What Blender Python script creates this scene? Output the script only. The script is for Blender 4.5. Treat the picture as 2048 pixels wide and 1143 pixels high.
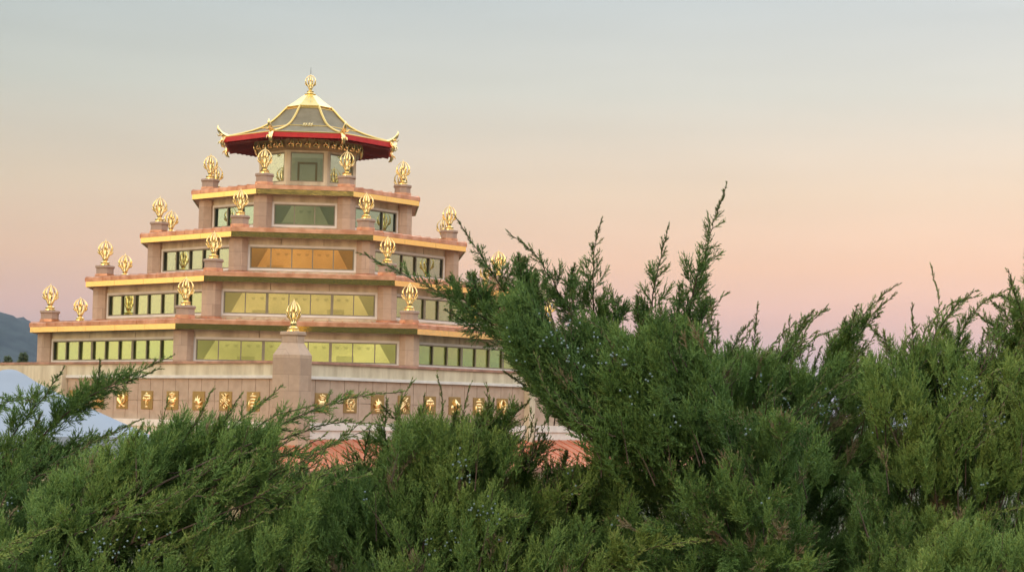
import bpy, math, random
import numpy as np
from math import sin, cos, pi, radians
from mathutils import Vector, Matrix

for o in list(bpy.data.objects):
    bpy.data.objects.remove(o)
sc = bpy.context.scene
COL = sc.collection
rnd = random.Random(7)

# ------------------------------------------------------------------ camera
F_PX = 3633.5                      # focal length in pixels of a 2048 px wide frame
CAM = np.array([2.0635, -87.9586, 1.7])
YAW, PITCH, ROLL = 0.0902, 0.0711, 0.0190
_fw = np.array([sin(YAW)*cos(PITCH), cos(YAW)*cos(PITCH), sin(PITCH)])
_r = np.array([cos(YAW), -sin(YAW), 0.0])
_u = np.cross(_r, _fw)
RT = _r*cos(ROLL)+_u*sin(ROLL)
UP = -_r*sin(ROLL)+_u*cos(ROLL)
FW = _fw
cam_d = bpy.data.cameras.new('camera')
cam = bpy.data.objects.new('camera', cam_d)
COL.objects.link(cam)
cam_d.sensor_width = 36.0
cam_d.lens = F_PX/2048*36.0
cam_d.clip_start = 0.1
cam_d.clip_end = 20000
M = Matrix(((RT[0], UP[0], -FW[0], CAM[0]), (RT[1], UP[1], -FW[1], CAM[1]), (RT[2], UP[2], -FW[2], CAM[2]), (0, 0, 0, 1)))
cam.matrix_world = M
sc.camera = cam


def at(px, py, d):
    """world point seen at photo pixel (px,py) at a distance d along the view"""
    return CAM + FW*d + RT*((px-1024)*d/F_PX) + UP*((571.5-py)*d/F_PX)


# ------------------------------------------------------------------ render settings
sc.view_settings.view_transform = 'Standard'
sc.view_settings.look = 'None'
sc.view_settings.exposure = 0.0
sc.view_settings.gamma = 1.0
try:
    sc.cycles.use_denoising = True
    sc.cycles.max_bounces = 8
    sc.cycles.transparent_max_bounces = 12
    sc.cycles.sample_clamp_indirect = 6
except Exception:
    pass

# ------------------------------------------------------------------ sky: dusk, the sun just down behind the viewer's left
SUN_AZ = math.atan2(-0.60, -0.80)      # compass angle of the sunset, measured from +Y towards +X
SUN_EL = radians(3.0)
w = bpy.data.worlds.new('World')
sc.world = w
w.use_nodes = True
nt = w.node_tree
nt.nodes.clear()


def N(t, tree, **kw):
    n = tree.nodes.new(t)
    for k, v in kw.items():
        setattr(n, k, v)
    return n


wo = N('ShaderNodeOutputWorld', nt)
bg = N('ShaderNodeBackground', nt)
bg.inputs['Strength'].default_value = 1.0
bg2 = N('ShaderNodeBackground', nt)
bg2.inputs['Strength'].default_value = 0.05
addw = N('ShaderNodeAddShader', nt)
sky = N('ShaderNodeTexSky', nt)
sky.sky_type = 'NISHITA'
sky.sun_disc = False
sky.sun_elevation = SUN_EL
sky.sun_rotation = SUN_AZ
sky.dust_density = 1.5
nt.links.new(sky.outputs[0], bg2.inputs['Color'])
tc = N('ShaderNodeTexCoord', nt)
sx = N('ShaderNodeSeparateXYZ', nt)
nt.links.new(tc.outputs['Generated'], sx.inputs[0])
ramp = N('ShaderNodeValToRGB', nt)
SKY = [(0.0, (.42, .43, .54)), (.02, (.46, .44, .52)), (.036, (.64, .44, .475)), (.056, (.83, .48, .435)), (.082, (.94, .56, .405)),
       (.122, (.865, .635, .475)), (.176, (.705, .665, .595)), (.23, (.585, .615, .625)), (.30, (.80, .84, .85)), (.42, (1.75, 1.80, 1.78)), (.70, (2.0, 2.1, 2.15)), (.90, (1.25, 1.36, 1.5)), (1.0, (1.0, 1.12, 1.3))]
els = ramp.color_ramp.elements
els[0].position, els[0].color = SKY[0][0], SKY[0][1]+(1,)
els[1].position, els[1].color = SKY[-1][0], SKY[-1][1]+(1,)
for p, c in SKY[1:-1]:
    e = els.new(p)
    e.color = c+(1,)
nt.links.new(sx.outputs['Z'], ramp.inputs[0])
azr = N('ShaderNodeMapRange', nt)
azr.inputs['From Min'].default_value = -0.25
azr.inputs['From Max'].default_value = 0.42
azr.inputs['To Min'].default_value = 0.0
azr.inputs['To Max'].default_value = 1.0
nt.links.new(sx.outputs['X'], azr.inputs['Value'])
# faint streaks of high cloud
mp = N('ShaderNodeMapping', nt)
mp.inputs['Scale'].default_value = (3, 3, 24)
mp.inputs['Rotation'].default_value = (0, radians(4), 0)
nt.links.new(tc.outputs['Generated'], mp.inputs['Vector'])
ns = N('ShaderNodeTexNoise', nt)
ns.inputs['Scale'].default_value = 2.0
ns.inputs['Detail'].default_value = 5
nt.links.new(mp.outputs[0], ns.inputs['Vector'])
stk = N('ShaderNodeMapRange', nt)
stk.inputs['To Min'].default_value = 0.93
stk.inputs['To Max'].default_value = 1.07
nt.links.new(ns.outputs[0], stk.inputs['Value'])
azt = N('ShaderNodeVectorMath', nt, operation='MULTIPLY_ADD')      # greyer to the left, rosier to the right
azt.inputs[1].default_value = (.325, .25, .245)
azt.inputs[2].default_value = (.725, .765, .755)
nt.links.new(azr.outputs[0], azt.inputs[0])
azm = N('ShaderNodeVectorMath', nt, operation='MULTIPLY')
nt.links.new(ramp.outputs[0], azm.inputs[0])
nt.links.new(azt.outputs[0], azm.inputs[1])
mulc = N('ShaderNodeVectorMath', nt, operation='SCALE')
nt.links.new(azm.outputs[0], mulc.inputs[0])
nt.links.new(stk.outputs[0], mulc.inputs['Scale'])
# the afterglow round the sunset
gd = N('ShaderNodeVectorMath', nt, operation='DOT_PRODUCT')
gd.inputs[1].default_value = (sin(SUN_AZ), cos(SUN_AZ), 0.05)
nt.links.new(tc.outputs['Generated'], gd.inputs[0])
gr = N('ShaderNodeMapRange', nt, interpolation_type='SMOOTHSTEP')
gr.inputs['From Min'].default_value = 0.0
gr.inputs['From Max'].default_value = 1.0
nt.links.new(gd.outputs['Value'], gr.inputs['Value'])
gez = N('ShaderNodeMapRange', nt, interpolation_type='SMOOTHSTEP')
gez.inputs['From Min'].default_value = 0.55
gez.inputs['From Max'].default_value = 0.0
nt.links.new(sx.outputs['Z'], gez.inputs['Value'])
gm = N('ShaderNodeMath', nt, operation='MULTIPLY')
nt.links.new(gr.outputs[0], gm.inputs[0])
nt.links.new(gez.outputs[0], gm.inputs[1])
glow = N('ShaderNodeVectorMath', nt, operation='SCALE')
glow.inputs[0].default_value = (1.9, 1.35, .70)
nt.links.new(gm.outputs[0], glow.inputs['Scale'])
sumc = N('ShaderNodeVectorMath', nt, operation='ADD')
nt.links.new(mulc.outputs[0], sumc.inputs[0])
nt.links.new(glow.outputs[0], sumc.inputs[1])
nt.links.new(sumc.outputs[0], bg.inputs['Color'])
nt.links.new(bg.outputs[0], addw.inputs[0])
nt.links.new(bg2.outputs[0], addw.inputs[1])
nt.links.new(addw.outputs[0], wo.inputs['Surface'])

sun_d = bpy.data.lights.new('sun', 'SUN')
sun_d.energy = 0.7
sun_d.angle = radians(25)
sun_d.color = (1.0, .74, .45)
sun = bpy.data.objects.new('sun', sun_d)
COL.objects.link(sun)
sdir = Vector((sin(SUN_AZ)*cos(radians(8)), cos(SUN_AZ)*cos(radians(8)), sin(radians(8))))
sun.rotation_euler = sdir.to_track_quat('Z', 'Y').to_euler()


# ------------------------------------------------------------------ materials
def new_mat(name):
    m = bpy.data.materials.new(name)
    m.use_nodes = True
    t = m.node_tree
    b = t.nodes['Principled BSDF']
    return m, t, b


def noise_col(t, b, c1, c2, scale=4.0, detail=5, stretch=None, lo=.35, hi=.65):
    tc = N('ShaderNodeTexCoord', t)
    no = N('ShaderNodeTexNoise', t)
    no.inputs['Scale'].default_value = scale
    no.inputs['Detail'].default_value = detail
    src = tc.outputs['Object']
    if stretch:
        mp = N('ShaderNodeMapping', t)
        mp.inputs['Scale'].default_value = stretch
        t.links.new(src, mp.inputs['Vector'])
        src = mp.outputs[0]
    t.links.new(src, no.inputs['Vector'])
    r = N('ShaderNodeValToRGB', t)
    r.color_ramp.elements[0].position = lo
    r.color_ramp.elements[1].position = hi
    r.color_ramp.elements[0].color = c1+(1,)
    r.color_ramp.elements[1].color = c2+(1,)
    t.links.new(no.outputs[0], r.inputs[0])
    if b is not None:
        t.links.new(r.outputs[0], b.inputs['Base Color'])
    return no, r, src


def bump(t, b, fac, strength=.2, dist=.02):
    bp = N('ShaderNodeBump', t)
    bp.inputs['Strength'].default_value = strength
    bp.inputs['Distance'].default_value = dist
    t.links.new(fac, bp.inputs['Height'])
    t.links.new(bp.outputs[0], b.inputs['Normal'])


def simple(name, c1, c2, rough=.7, metal=0.0, scale=4.0, bstr=.1, bdist=.01, stretch=None):
    m, t, b = new_mat(name)
    b.inputs['Roughness'].default_value = rough
    b.inputs['Metallic'].default_value = metal
    no, r, s = noise_col(t, b, c1, c2, scale, stretch=stretch)
    if bstr:
        bump(t, b, no.outputs[0], bstr, bdist)
    return m


m_cream = simple('cream_stucco', (.62, .545, .40), (.69, .615, .46), .8, scale=1.5, bstr=.05)
for m_, in ((m_cream,),):
    t_ = m_.node_tree
    b_ = t_.nodes['Principled BSDF']
    old = b_.inputs['Base Color'].links[0].from_socket
    n2, r2, s2 = noise_col(t_, None, (.70, .66, .62), (1.05, 1.05, 1.05), 1.0, 6, (2.2, 2.2, .35), .3, .62)
    mm = N('ShaderNodeVectorMath', t_, operation='MULTIPLY')
    t_.links.new(old, mm.inputs[0]); t_.links.new(r2.outputs[0], mm.inputs[1]); t_.links.new(mm.outputs[0], b_.inputs['Base Color'])
m_white = simple('white_limestone', (.64, .61, .57), (.74, .71, .66), .7, scale=2.0, bstr=.05)


def stone_mat(name, a, bcol, mortar, bw, bh):
    m, t, b = new_mat(name)
    b.inputs['Roughness'].default_value = .65
    tc = N('ShaderNodeTexCoord', t)
    sep = N('ShaderNodeSeparateXYZ', t)
    t.links.new(tc.outputs['Object'], sep.inputs[0])
    su = N('ShaderNodeMath', t, operation='ADD')
    t.links.new(sep.outputs['X'], su.inputs[0])
    t.links.new(sep.outputs['Y'], su.inputs[1])
    cb = N('ShaderNodeCombineXYZ', t)
    t.links.new(su.outputs[0], cb.inputs['X'])
    t.links.new(sep.outputs['Z'], cb.inputs['Y'])
    br = N('ShaderNodeTexBrick', t)
    br.inputs['Color1'].default_value = a+(1,)
    br.inputs['Color2'].default_value = bcol+(1,)
    br.inputs['Mortar'].default_value = mortar+(1,)
    br.inputs['Scale'].default_value = 1.0
    br.inputs['Mortar Size'].default_value = .006
    br.inputs['Brick Width'].default_value = bw
    br.inputs['Row Height'].default_value = bh
    t.links.new(cb.outputs[0], br.inputs['Vector'])
    no = N('ShaderNodeTexNoise', t)
    no.inputs['Scale'].default_value = 5
    no.inputs['Detail'].default_value = 6
    t.links.new(tc.outputs['Object'], no.inputs['Vector'])
    mr = N('ShaderNodeMapRange', t)
    mr.inputs['To Min'].default_value = .82
    mr.inputs['To Max'].default_value = 1.18
    t.links.new(no.outputs[0], mr.inputs['Value'])
    sc_ = N('ShaderNodeVectorMath', t, operation='SCALE')
    t.links.new(br.outputs['Color'], sc_.inputs[0])
    t.links.new(mr.outputs[0], sc_.inputs['Scale'])
    t.links.new(sc_.outputs[0], b.inputs['Base Color'])
    return m


m_stone = stone_mat('pink_sandstone', (.39, .275, .20), (.50, .36, .265), (.27, .19, .14), 1.1, .62)
m_stone2 = stone_mat('pedestal_stone', (.38, .27, .21), (.42, .30, .24), (.30, .21, .17), 3.0, 3.0)
m_panelstone = simple('honed_sandstone_panel', (.42, .305, .225), (.50, .375, .285), .6, scale=2.5, bstr=.04)


def gold_mat(name, base, rough, bs, bscale, bd=.02):
    m, t, b = new_mat(name)
    b.inputs['Metallic'].default_value = 1.0
    b.inputs['Base Color'].default_value = base+(1,)
    b.inputs['Roughness'].default_value = rough
    tc = N('ShaderNodeTexCoord', t)
    no = N('ShaderNodeTexNoise', t)
    no.inputs['Scale'].default_value = bscale
    no.inputs['Detail'].default_value = 3
    t.links.new(tc.outputs['Object'], no.inputs['Vector'])
    bump(t, b, no.outputs[0], bs, bd)
    return m


m_gold = gold_mat('polished_gold', (.97, .78, .40), .25, .10, 9.0)
m_fascia = gold_mat('gold_fascia_sheet', (1.0, .76, .30), .13, .16, 2.2, .03)
m_hip = gold_mat('satin_gold_ridge', (.86, .60, .20), .30, .1, 6.0)
m_relief = gold_mat('gold_relief', (.95, .74, .38), .34, .4, 14.0)
m_goldplate = gold_mat('gold_plate', (.50, .35, .15), .32, .2, 3.0)
m_rod = simple('dark_iron_rod', (.06, .055, .05), (.08, .07, .06), .5, .6)


def copper_mat(name, c1, c2, rough, stretch=None):
    m, t, b = new_mat(name)
    b.inputs['Metallic'].default_value = 1.0
    b.inputs['Roughness'].default_value = rough
    no, r, s = noise_col(t, b, c1, c2, 2.2, 6, stretch)
    bump(t, b, no.outputs[0], .25, .02)
    return m


m_copper = copper_mat('copper_sheet', (.60, .29, .18), (.85, .48, .33), .36)
m_coppercap = copper_mat('dull_copper_coping', (.42, .25, .20), (.66, .40, .31), .42)
m_copperroof = copper_mat('copper_skirt_roof', (.66, .27, .16), (.80, .37, .24), .45)
m_soffit = simple('stone_coloured_soffit', (.36, .27, .21), (.42, .32, .25), .8, scale=2)
m_frame = simple('bronze_window_frame', (.23, .205, .145), (.27, .24, .17), .45, .3, scale=3, bstr=0)
m_frame_shade = simple('shade_black_reveal', (.018, .017, .016), (.028, .026, .024), .5, 0, scale=3, bstr=0)  # frame sides turned from the glow, their shade painted in as black
m_red = simple('red_lacquer', (.50, .018, .022), (.60, .03, .03), .4, 0, scale=3, bstr=.05)
m_darkred = simple('dark_red_soffit_boards', (.16, .02, .025), (.22, .03, .03), .6, 0, scale=3, bstr=.05)
m_roofgrey = simple('grey_green_roof_panel', (.180, .146, .086), (.235, .195, .122), .65, 0, scale=2, bstr=.08)
m_frieze = simple('olive_bronze_frieze', (.24, .20, .11), (.33, .27, .15), .45, .5, scale=4, bstr=.1)
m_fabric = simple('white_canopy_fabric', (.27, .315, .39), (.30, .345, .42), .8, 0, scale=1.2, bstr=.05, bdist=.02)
m_legmetal = simple('grey_painted_steel', (.35, .36, .37), (.42, .43, .44), .4, .4, scale=3, bstr=0)


def glass_mat(name, tint, refl, fac):
    m = bpy.data.materials.new(name)
    m.use_nodes = True
    t = m.node_tree
    t.nodes.clear()
    out = N('ShaderNodeOutputMaterial', t)
    tr = N('ShaderNodeBsdfTransparent', t)
    tr.inputs[0].default_value = tint+(1,)
    gl = N('ShaderNodeBsdfGlossy', t)
    gl.inputs['Color'].default_value = refl+(1,)
    gl.inputs['Roughness'].default_value = .015
    lw = N('ShaderNodeFresnel', t)
    lw.inputs['IOR'].default_value = 1.6
    mr = N('ShaderNodeMapRange', t)
    mr.inputs['From Min'].default_value = 0.05
    mr.inputs['From Max'].default_value = 0.105
    mr.inputs['To Min'].default_value = fac
    mr.inputs['To Max'].default_value = .9
    t.links.new(lw.outputs[0], mr.inputs['Value'])
    mx = N('ShaderNodeMixShader', t)
    t.links.new(mr.outputs[0], mx.inputs[0])
    t.links.new(tr.outputs[0], mx.inputs[1])
    t.links.new(gl.outputs[0], mx.inputs[2])
    tc = N('ShaderNodeTexCoord', t)
    no = N('ShaderNodeTexNoise', t)
    no.inputs['Scale'].default_value = 1.2
    t.links.new(tc.outputs['Object'], no.inputs['Vector'])
    bp = N('ShaderNodeBump', t)
    bp.inputs['Strength'].default_value = .06
    bp.inputs['Distance'].default_value = .02
    t.links.new(no.outputs[0], bp.inputs['Height'])
    t.links.new(bp.outputs[0], gl.inputs['Normal'])
    t.links.new(mx.outputs[0], out.inputs['Surface'])
    return m


GLASS = [glass_mat('yellow_lit_green_glass', (.92, .90, .70), (.76, .92, .46), .22), glass_mat('green_tinted_glass', (.93, .87, .70), (.78, .95, .64), .22),  # reflection tint differs by tier to paint in room and sky light
         glass_mat('pale_green_tinted_glass', (.90, .85, .70), (.76, .95, .80), .18), glass_mat('blue_lit_green_glass', (.90, .92, .82), (.72, .94, .86), .20)]
m_glass_clear = glass_mat('pale_green_glass', (.90, .92, .84), (.85, .95, .85), .25)


def room_mat(name, col, em, strength):  # room surfaces emit light themselves, in place of lamps inside
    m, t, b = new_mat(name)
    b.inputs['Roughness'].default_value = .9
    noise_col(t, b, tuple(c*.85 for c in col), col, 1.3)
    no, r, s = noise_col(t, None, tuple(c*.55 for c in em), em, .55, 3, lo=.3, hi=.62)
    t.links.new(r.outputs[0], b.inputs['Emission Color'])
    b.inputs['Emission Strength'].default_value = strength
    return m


# ------------------------------------------------------------------ mesh helpers
class MB:
    def __init__(self):
        self.v, self.f, self.m = [], [], []

    def add(self, vs, fs, mi=0):
        o = len(self.v)
        self.v += [tuple(map(float, p)) for p in vs]
        self.f += [tuple(i+o for i in f) for f in fs]
        self.m += [mi]*len(fs)

    def hexa(self, p, mi=0):
        """8 points: bottom ring then top ring, both counter-clockwise from above"""
        self.add(p, [(3, 2, 1, 0), (4, 5, 6, 7), (0, 1, 5, 4), (1, 2, 6, 5), (2, 3, 7, 6), (3, 0, 4, 7)], mi)

    def box(self, x0, x1, y0, y1, z0, z1, mi=0):
        self.hexa([(x0, y0, z0), (x1, y0, z0), (x1, y1, z0), (x0, y1, z0), (x0, y0, z1), (x1, y0, z1), (x1, y1, z1), (x0, y1, z1)], mi)

    def prism(self, prof, n=8, rot=0.0, c=(0, 0), cap0=True, cap1=True, mi=0):
        """stack of n-gon rings (r,z) round c"""
        o = []
        for r, z in prof:
            for k in range(n):
                a = rot+2*pi*k/n
                o.append((c[0]+r*cos(a), c[1]+r*sin(a), z))
        fs = []
        for i in range(len(prof)-1):
            for k in range(n):
                k2 = (k+1) % n
                fs.append((i*n+k, i*n+k2, (i+1)*n+k2, (i+1)*n+k))
        if cap0:
            fs.append(tuple(range(n-1, -1, -1)))
        if cap1:
            fs.append(tuple((len(prof)-1)*n+k for k in range(n)))
        self.add(o, fs, mi)

    def tube(self, pts, rad, n=8, mi=0, flat=1.0):
        pts = [Vector(p) for p in pts]
        vs = []
        prevx = None
        for i, p in enumerate(pts):
            d = (pts[min(i+1, len(pts)-1)]-pts[max(i-1, 0)]).normalized()
            if prevx is None:
                x = d.orthogonal().normalized()
            else:
                x = (prevx-d*prevx.dot(d)).normalized()
            prevx = x
            y = d.cross(x)
            r = rad[i] if hasattr(rad, '__len__') else rad
            for k in range(n):
                a = 2*pi*k/n
                vs.append(p+x*(r*cos(a))+y*(r*flat*sin(a)))
        fs = []
        for i in range(len(pts)-1):
            for k in range(n):
                k2 = (k+1) % n
                fs.append((i*n+k, i*n+k2, (i+1)*n+k2, (i+1)*n+k))
        fs.append(tuple(range(n-1, -1, -1)))
        fs.append(tuple((len(pts)-1)*n+k for k in range(n)))
        self.add(vs, fs, mi)

    def build(self, name, mats, parent=None, smooth=False):
        me = bpy.data.meshes.new(name)
        me.from_pydata(self.v, [], self.f)
        for m in (mats if isinstance(mats, (list, tuple)) else [mats]):
            me.materials.append(m)
        me.polygons.foreach_set('material_index', self.m)
        if smooth:
            me.polygons.foreach_set('use_smooth', [True]*len(self.f))
            try:
                me.set_sharp_from_angle(angle=radians(40))
            except Exception:
                pass
        me.update()
        o = bpy.data.objects.new(name, me)
        COL.objects.link(o)
        if parent is not None:
            o.parent = parent
        return o


def tag(o, label=None, cat=None, group=None, kind=None):
    if label:
        o['label'] = label
    if cat:
        o['category'] = cat
    if group:
        o['group'] = group
    if kind:
        o['kind'] = kind
    return o


def empty(name, loc=(0, 0, 0), rz=0.0):
    o = bpy.data.objects.new(name, None)
    o.empty_display_size = .2
    COL.objects.link(o)
    o.location = loc
    o.rotation_euler = (0, 0, rz)
    return o


def copy_tree(o, parent=None):
    c = o.copy()
    COL.objects.link(c)
    c.parent = parent
    for ch in list(o.children):
        copy_tree(ch, c)
    return c


# ------------------------------------------------------------------ terrain
def ground_z(x, y):
    t = min(1, max(0, (y+82)/52.0))
    t = t*t*(3-2*t)
    return -3.2*t


def terrain():
    xs = [-3600, -2600, -1500, -700, -300, -150, -80]+list(range(-60, 61, 4))+[80, 150, 300, 700, 1500, 2600, 3600]
    ys = [-3000, -1500, -600, -250, -140]+list(range(-110, 31, 3))+[60, 120, 250, 500, 1000, 2000, 3000, 4200]
    mb = MB()
    vs = [(x, y, ground_z(x, y)) for y in ys for x in xs]
    n = len(xs)
    fs = [(j*n+i, j*n+i+1, (j+1)*n+i+1, (j+1)*n+i) for j in range(len(ys)-1) for i in range(n-1)]
    mb.add(vs, fs)
    g = simple('dry_grass_ground', (.040, .050, .020), (.085, .080, .040), .95, 0, scale=.6, bstr=.4, bdist=.05)
    return mb.build('ground', g, None, True)


tag(terrain(), 'dry grass ground falling away towards the temple', None, None, 'structure')

from mathutils import noise as mnoise


def ridge(name, az0, az1, dist, width, prof, mat, label, amp, rough=.2):
    """a hill range: prof(t) gives the height over the compass range az0..az1 (from +Y towards +X)"""
    mb = MB()
    na, nr = 240, 26
    vs = []
    for i in range(na+1):
        t = i/na
        a = az0+(az1-az0)*t
        hgt = prof(t)
        for j in range(nr+1):
            s = j/nr
            r = dist+width*(s-.35)
            env = sin(pi*min(1, max(0, s)))**1.2
            x, y = CAM[0]+r*sin(a), CAM[1]+r*cos(a)
            q = Vector((x/width*5, y/width*5, 0))
            z = hgt*env*(1+rough*mnoise.fractal(q, 1.0, 2.0, 5)*(.25+abs(s-.5)*2))
            z += amp*env*mnoise.noise(Vector((x*.35, y*.35, 1.0)))*min(1, hgt/20)
            vs.append((x, y, ground_z(0, 0)-1+z))
    n = nr+1
    fs = [(i*n+j, i*n+j+1, (i+1)*n+j+1, (i+1)*n+j) for i in range(na) for j in range(nr)]
    mb.add(vs, fs)
    return tag(mb.build(name, mat, None, True), label, None, None, 'structure')


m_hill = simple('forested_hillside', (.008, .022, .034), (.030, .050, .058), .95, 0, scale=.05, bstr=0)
m_hill2 = simple('dark_forested_ridge', (.020, .030, .014), (.045, .050, .022), .95, 0, scale=.05, bstr=0)


def px_az(px):
    return YAW+math.atan((px-1024)/F_PX)


HILL = [(-900, 90), (-500, 128), (-250, 150), (-60, 122), (0, 112), (22, 104), (48, 96), (80, 96), (140, 101), (188, 110), (260, 115), (400, 108), (560, 80), (700, 40), (820, 0)]


def hill_prof(t):
    px = -900+1720*t
    for (a, h0), (b, h1) in zip(HILL, HILL[1:]):
        if a <= px <= b:
            u = (px-a)/(b-a)
            return (h0+(h1-h0)*u)*1.0
    return 0


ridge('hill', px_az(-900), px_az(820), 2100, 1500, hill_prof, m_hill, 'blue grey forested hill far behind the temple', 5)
ridge('added_hill_behind', radians(157), radians(203), 420, 300, lambda t: 112*max(0, min(1, 6*t, 6*(1-t)))*(.93+.07*sin(t*23)), m_hill2, 'unseen dark wooded hill, added behind the viewer for the gold eaves to mirror', 5)  # unseen; height and span shaped to darken the front fascia reflections
ridge('low_hill', radians(212), radians(318), 900, 500, lambda t: 36*max(0, min(1, 8*t, 8*(1-t)))*(.75+.25*sin(t*17+1)), m_hill2, 'low wooded hill under the sunset', 5)

# ------------------------------------------------------------------ temple
C8 = cos(pi/8)
S8 = sin(pi/8)
ROT = -pi/2+pi/8          # a vertex angle of the tier octagons


def nrm(k):
    a = -pi/2+k*pi/4
    return (cos(a), sin(a)), (-sin(a), cos(a))


class Face:
    """local frame of one wall face: u to the right seen from outside, n outwards"""
    def __init__(self, normal, tangent, apo, base=(0, 0)):
        self.n, self.t, self.a, self.b = normal, tangent, apo, base

    def p(self, u, n, z):
        return (self.b[0]+self.n[0]*(self.a+n)+self.t[0]*u, self.b[1]+self.n[1]*(self.a+n)+self.t[1]*u, z)

    def box(self, mb, u0, u1, n0, n1, z0, z1, mi=0):
        p = self.p
        mb.hexa([p(u0, n1, z0), p(u1, n1, z0), p(u1, n0, z0), p(u0, n0, z0), p(u0, n1, z1), p(u1, n1, z1), p(u1, n0, z1), p(u0, n0, z1)], mi)


temple = empty('temple', (0, 0, -3.2))
tag(temple, 'octagonal tiered pink and cream temple with copper roofs and golden eaves', 'temple')
TOFF = 3.2


def part(mb, name, mats, parent=None, smooth=False):
    """a part of the temple; geometry was given in world coordinates"""
    if parent is None or parent is temple:
        o = mb.build(name, mats, temple, smooth)
        o.location = (0, 0, TOFF)
    else:
        o = mb.build(name, mats, parent, smooth)
    return o


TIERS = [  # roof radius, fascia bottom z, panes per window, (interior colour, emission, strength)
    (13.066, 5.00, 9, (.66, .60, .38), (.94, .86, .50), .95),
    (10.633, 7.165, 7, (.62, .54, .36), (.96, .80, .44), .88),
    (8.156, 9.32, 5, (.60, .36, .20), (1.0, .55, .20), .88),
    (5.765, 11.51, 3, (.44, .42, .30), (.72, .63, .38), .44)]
SIDE_EM = [.66, .46, .32, .2]  # extra glow in side rooms replaces sky reflected by the panes


def make_window(F, half, z0, z1, n, room, splay, glass):
    """bronze frame with n lights, tinted glass and the lit room behind it"""
    mb = MB()
    fr = .05
    # outer frame
    F.box(mb, -half, half, -.10, .015, z0, z0+fr)
    F.box(mb, -half, half, -.10, .015, z1-fr, z1)
    F.box(mb, -half, -half+fr, -.10, .0125, z0+fr, z1-fr)
    F.box(mb, half-fr, half, -.10, .0125, z0+fr, z1-fr)
    pane_w = 2*half/n
    for i in range(1, n):
        u = -half+i*pane_w
        thick = .024
        if n >= 7 and (i in ((2, 5) if n == 7 else (3, 6))):
            thick = .06
        F.box(mb, u-thick, u+thick, -.03, .011, z0+fr, z1-fr, 0)
        F.box(mb, u-thick*.8, u+thick*.8, -.10, -.03, z0+fr, z1-fr, 1)
    F.box(mb, -half+fr, -half+fr+.012, -.10, -.012, z0+fr, z1-fr, 1)
    F.box(mb, half-fr-.012, half-fr, -.10, -.012, z0+fr, z1-fr, 1)
    wn = part(mb, 'window', [m_frame, m_frame_shade])
    gb = MB()
    for i in range(n):
        # each light of glass sits a hair out of true, so reflections break from pane to pane
        a, b = -half+pane_w*i+.004, -half+pane_w*(i+1)-.004
        d0, d1, d2 = (rnd.uniform(-.008, .008) for _ in range(3))
        pp = F.p
        gb.hexa([pp(a, -.082+d0, z0+.01), pp(b, -.082+d1, z0+.01), pp(b, -.094+d1, z0+.01), pp(a, -.094+d0, z0+.01),
                 pp(a, -.082+d0+d2, z1-.01), pp(b, -.082+d1+d2, z1-.01), pp(b, -.094+d1+d2, z1-.01), pp(a, -.094+d0+d2, z1-.01)])
    part(gb, 'pane', glass, wn)
    rb = MB()
    d = 1.15
    p = F.p
    zt, zb = z1+.05, z0-.05
    # lit room: back wall, sloping cheeks at both ends, soffit and floor
    rb.add([p(-half-.02, -d, zb), p(half+.02, -d, zb), p(half+.02, -d, zt), p(-half-.02, -d, zt)], [(0, 1, 2, 3)], 0)
    rb.add([p(-half-.02, -d, zt), p(half+.02, -d, zt), p(half+.02, -.25, zt), p(-half-.02, -.25, zt)], [(0, 1, 2, 3)], 1)
    rb.add([p(-half-.02, -d, zb), p(half+.02, -d, zb), p(half+.02, -.25, zb), p(-half-.02, -.25, zb)], [(3, 2, 1, 0)], 1)
    for s in (-1, 1):
        rb.add([p(s*(half+.02), -.22, zb), p(s*(half+.02), -d, zb), p(s*(half+.02), -d, zt), p(s*(half+.02), -.22, zt)], [(0, 1, 2, 3)], 2)
        # raking cheek at the end of the room
        a, b = (half+.02, half-.18), (half+.02, half-.75)
        q = [(s*a[0], zb), (s*a[1], zb), (s*b[1], zt), (s*b[0], zt)]
        fr_ = [p(u, -.80, z) for u, z in q]
        bk_ = [p(u, -1.12, z) for u, z in q]
        rb.add(fr_+bk_, [(0, 1, 2, 3), (1, 5, 6, 2)] if s < 0 else [(3, 2, 1, 0), (2, 6, 5, 1)], 2)
    for i in range(1, n-1):
        # swags painted along the top of the back wall
        for e in (.3, .7):
            u = -half+pane_w*(i+e)
            rb.add([p(u-.10, -1.13, zt-.20), p(u+.10, -1.13, zt-.20), p(u+.05, -1.13, zt-.31), p(u-.05, -1.13, zt-.31)], [(3, 2, 1, 0)], 1)
    for q in range(splay):
        # a low partition seen through the glass, glowing less than the back wall
        u = -half*.5+half*q
        rb.add([p(u-.45, -1.0, zb), p(u+.30, -1.0, zb), p(u+.30, -1.0, zb+.28+.1*q), p(u-.45, -1.0, zb+.28+.1*q)], [(0, 1, 2, 3)], 1)
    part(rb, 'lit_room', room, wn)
    return wn


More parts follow.
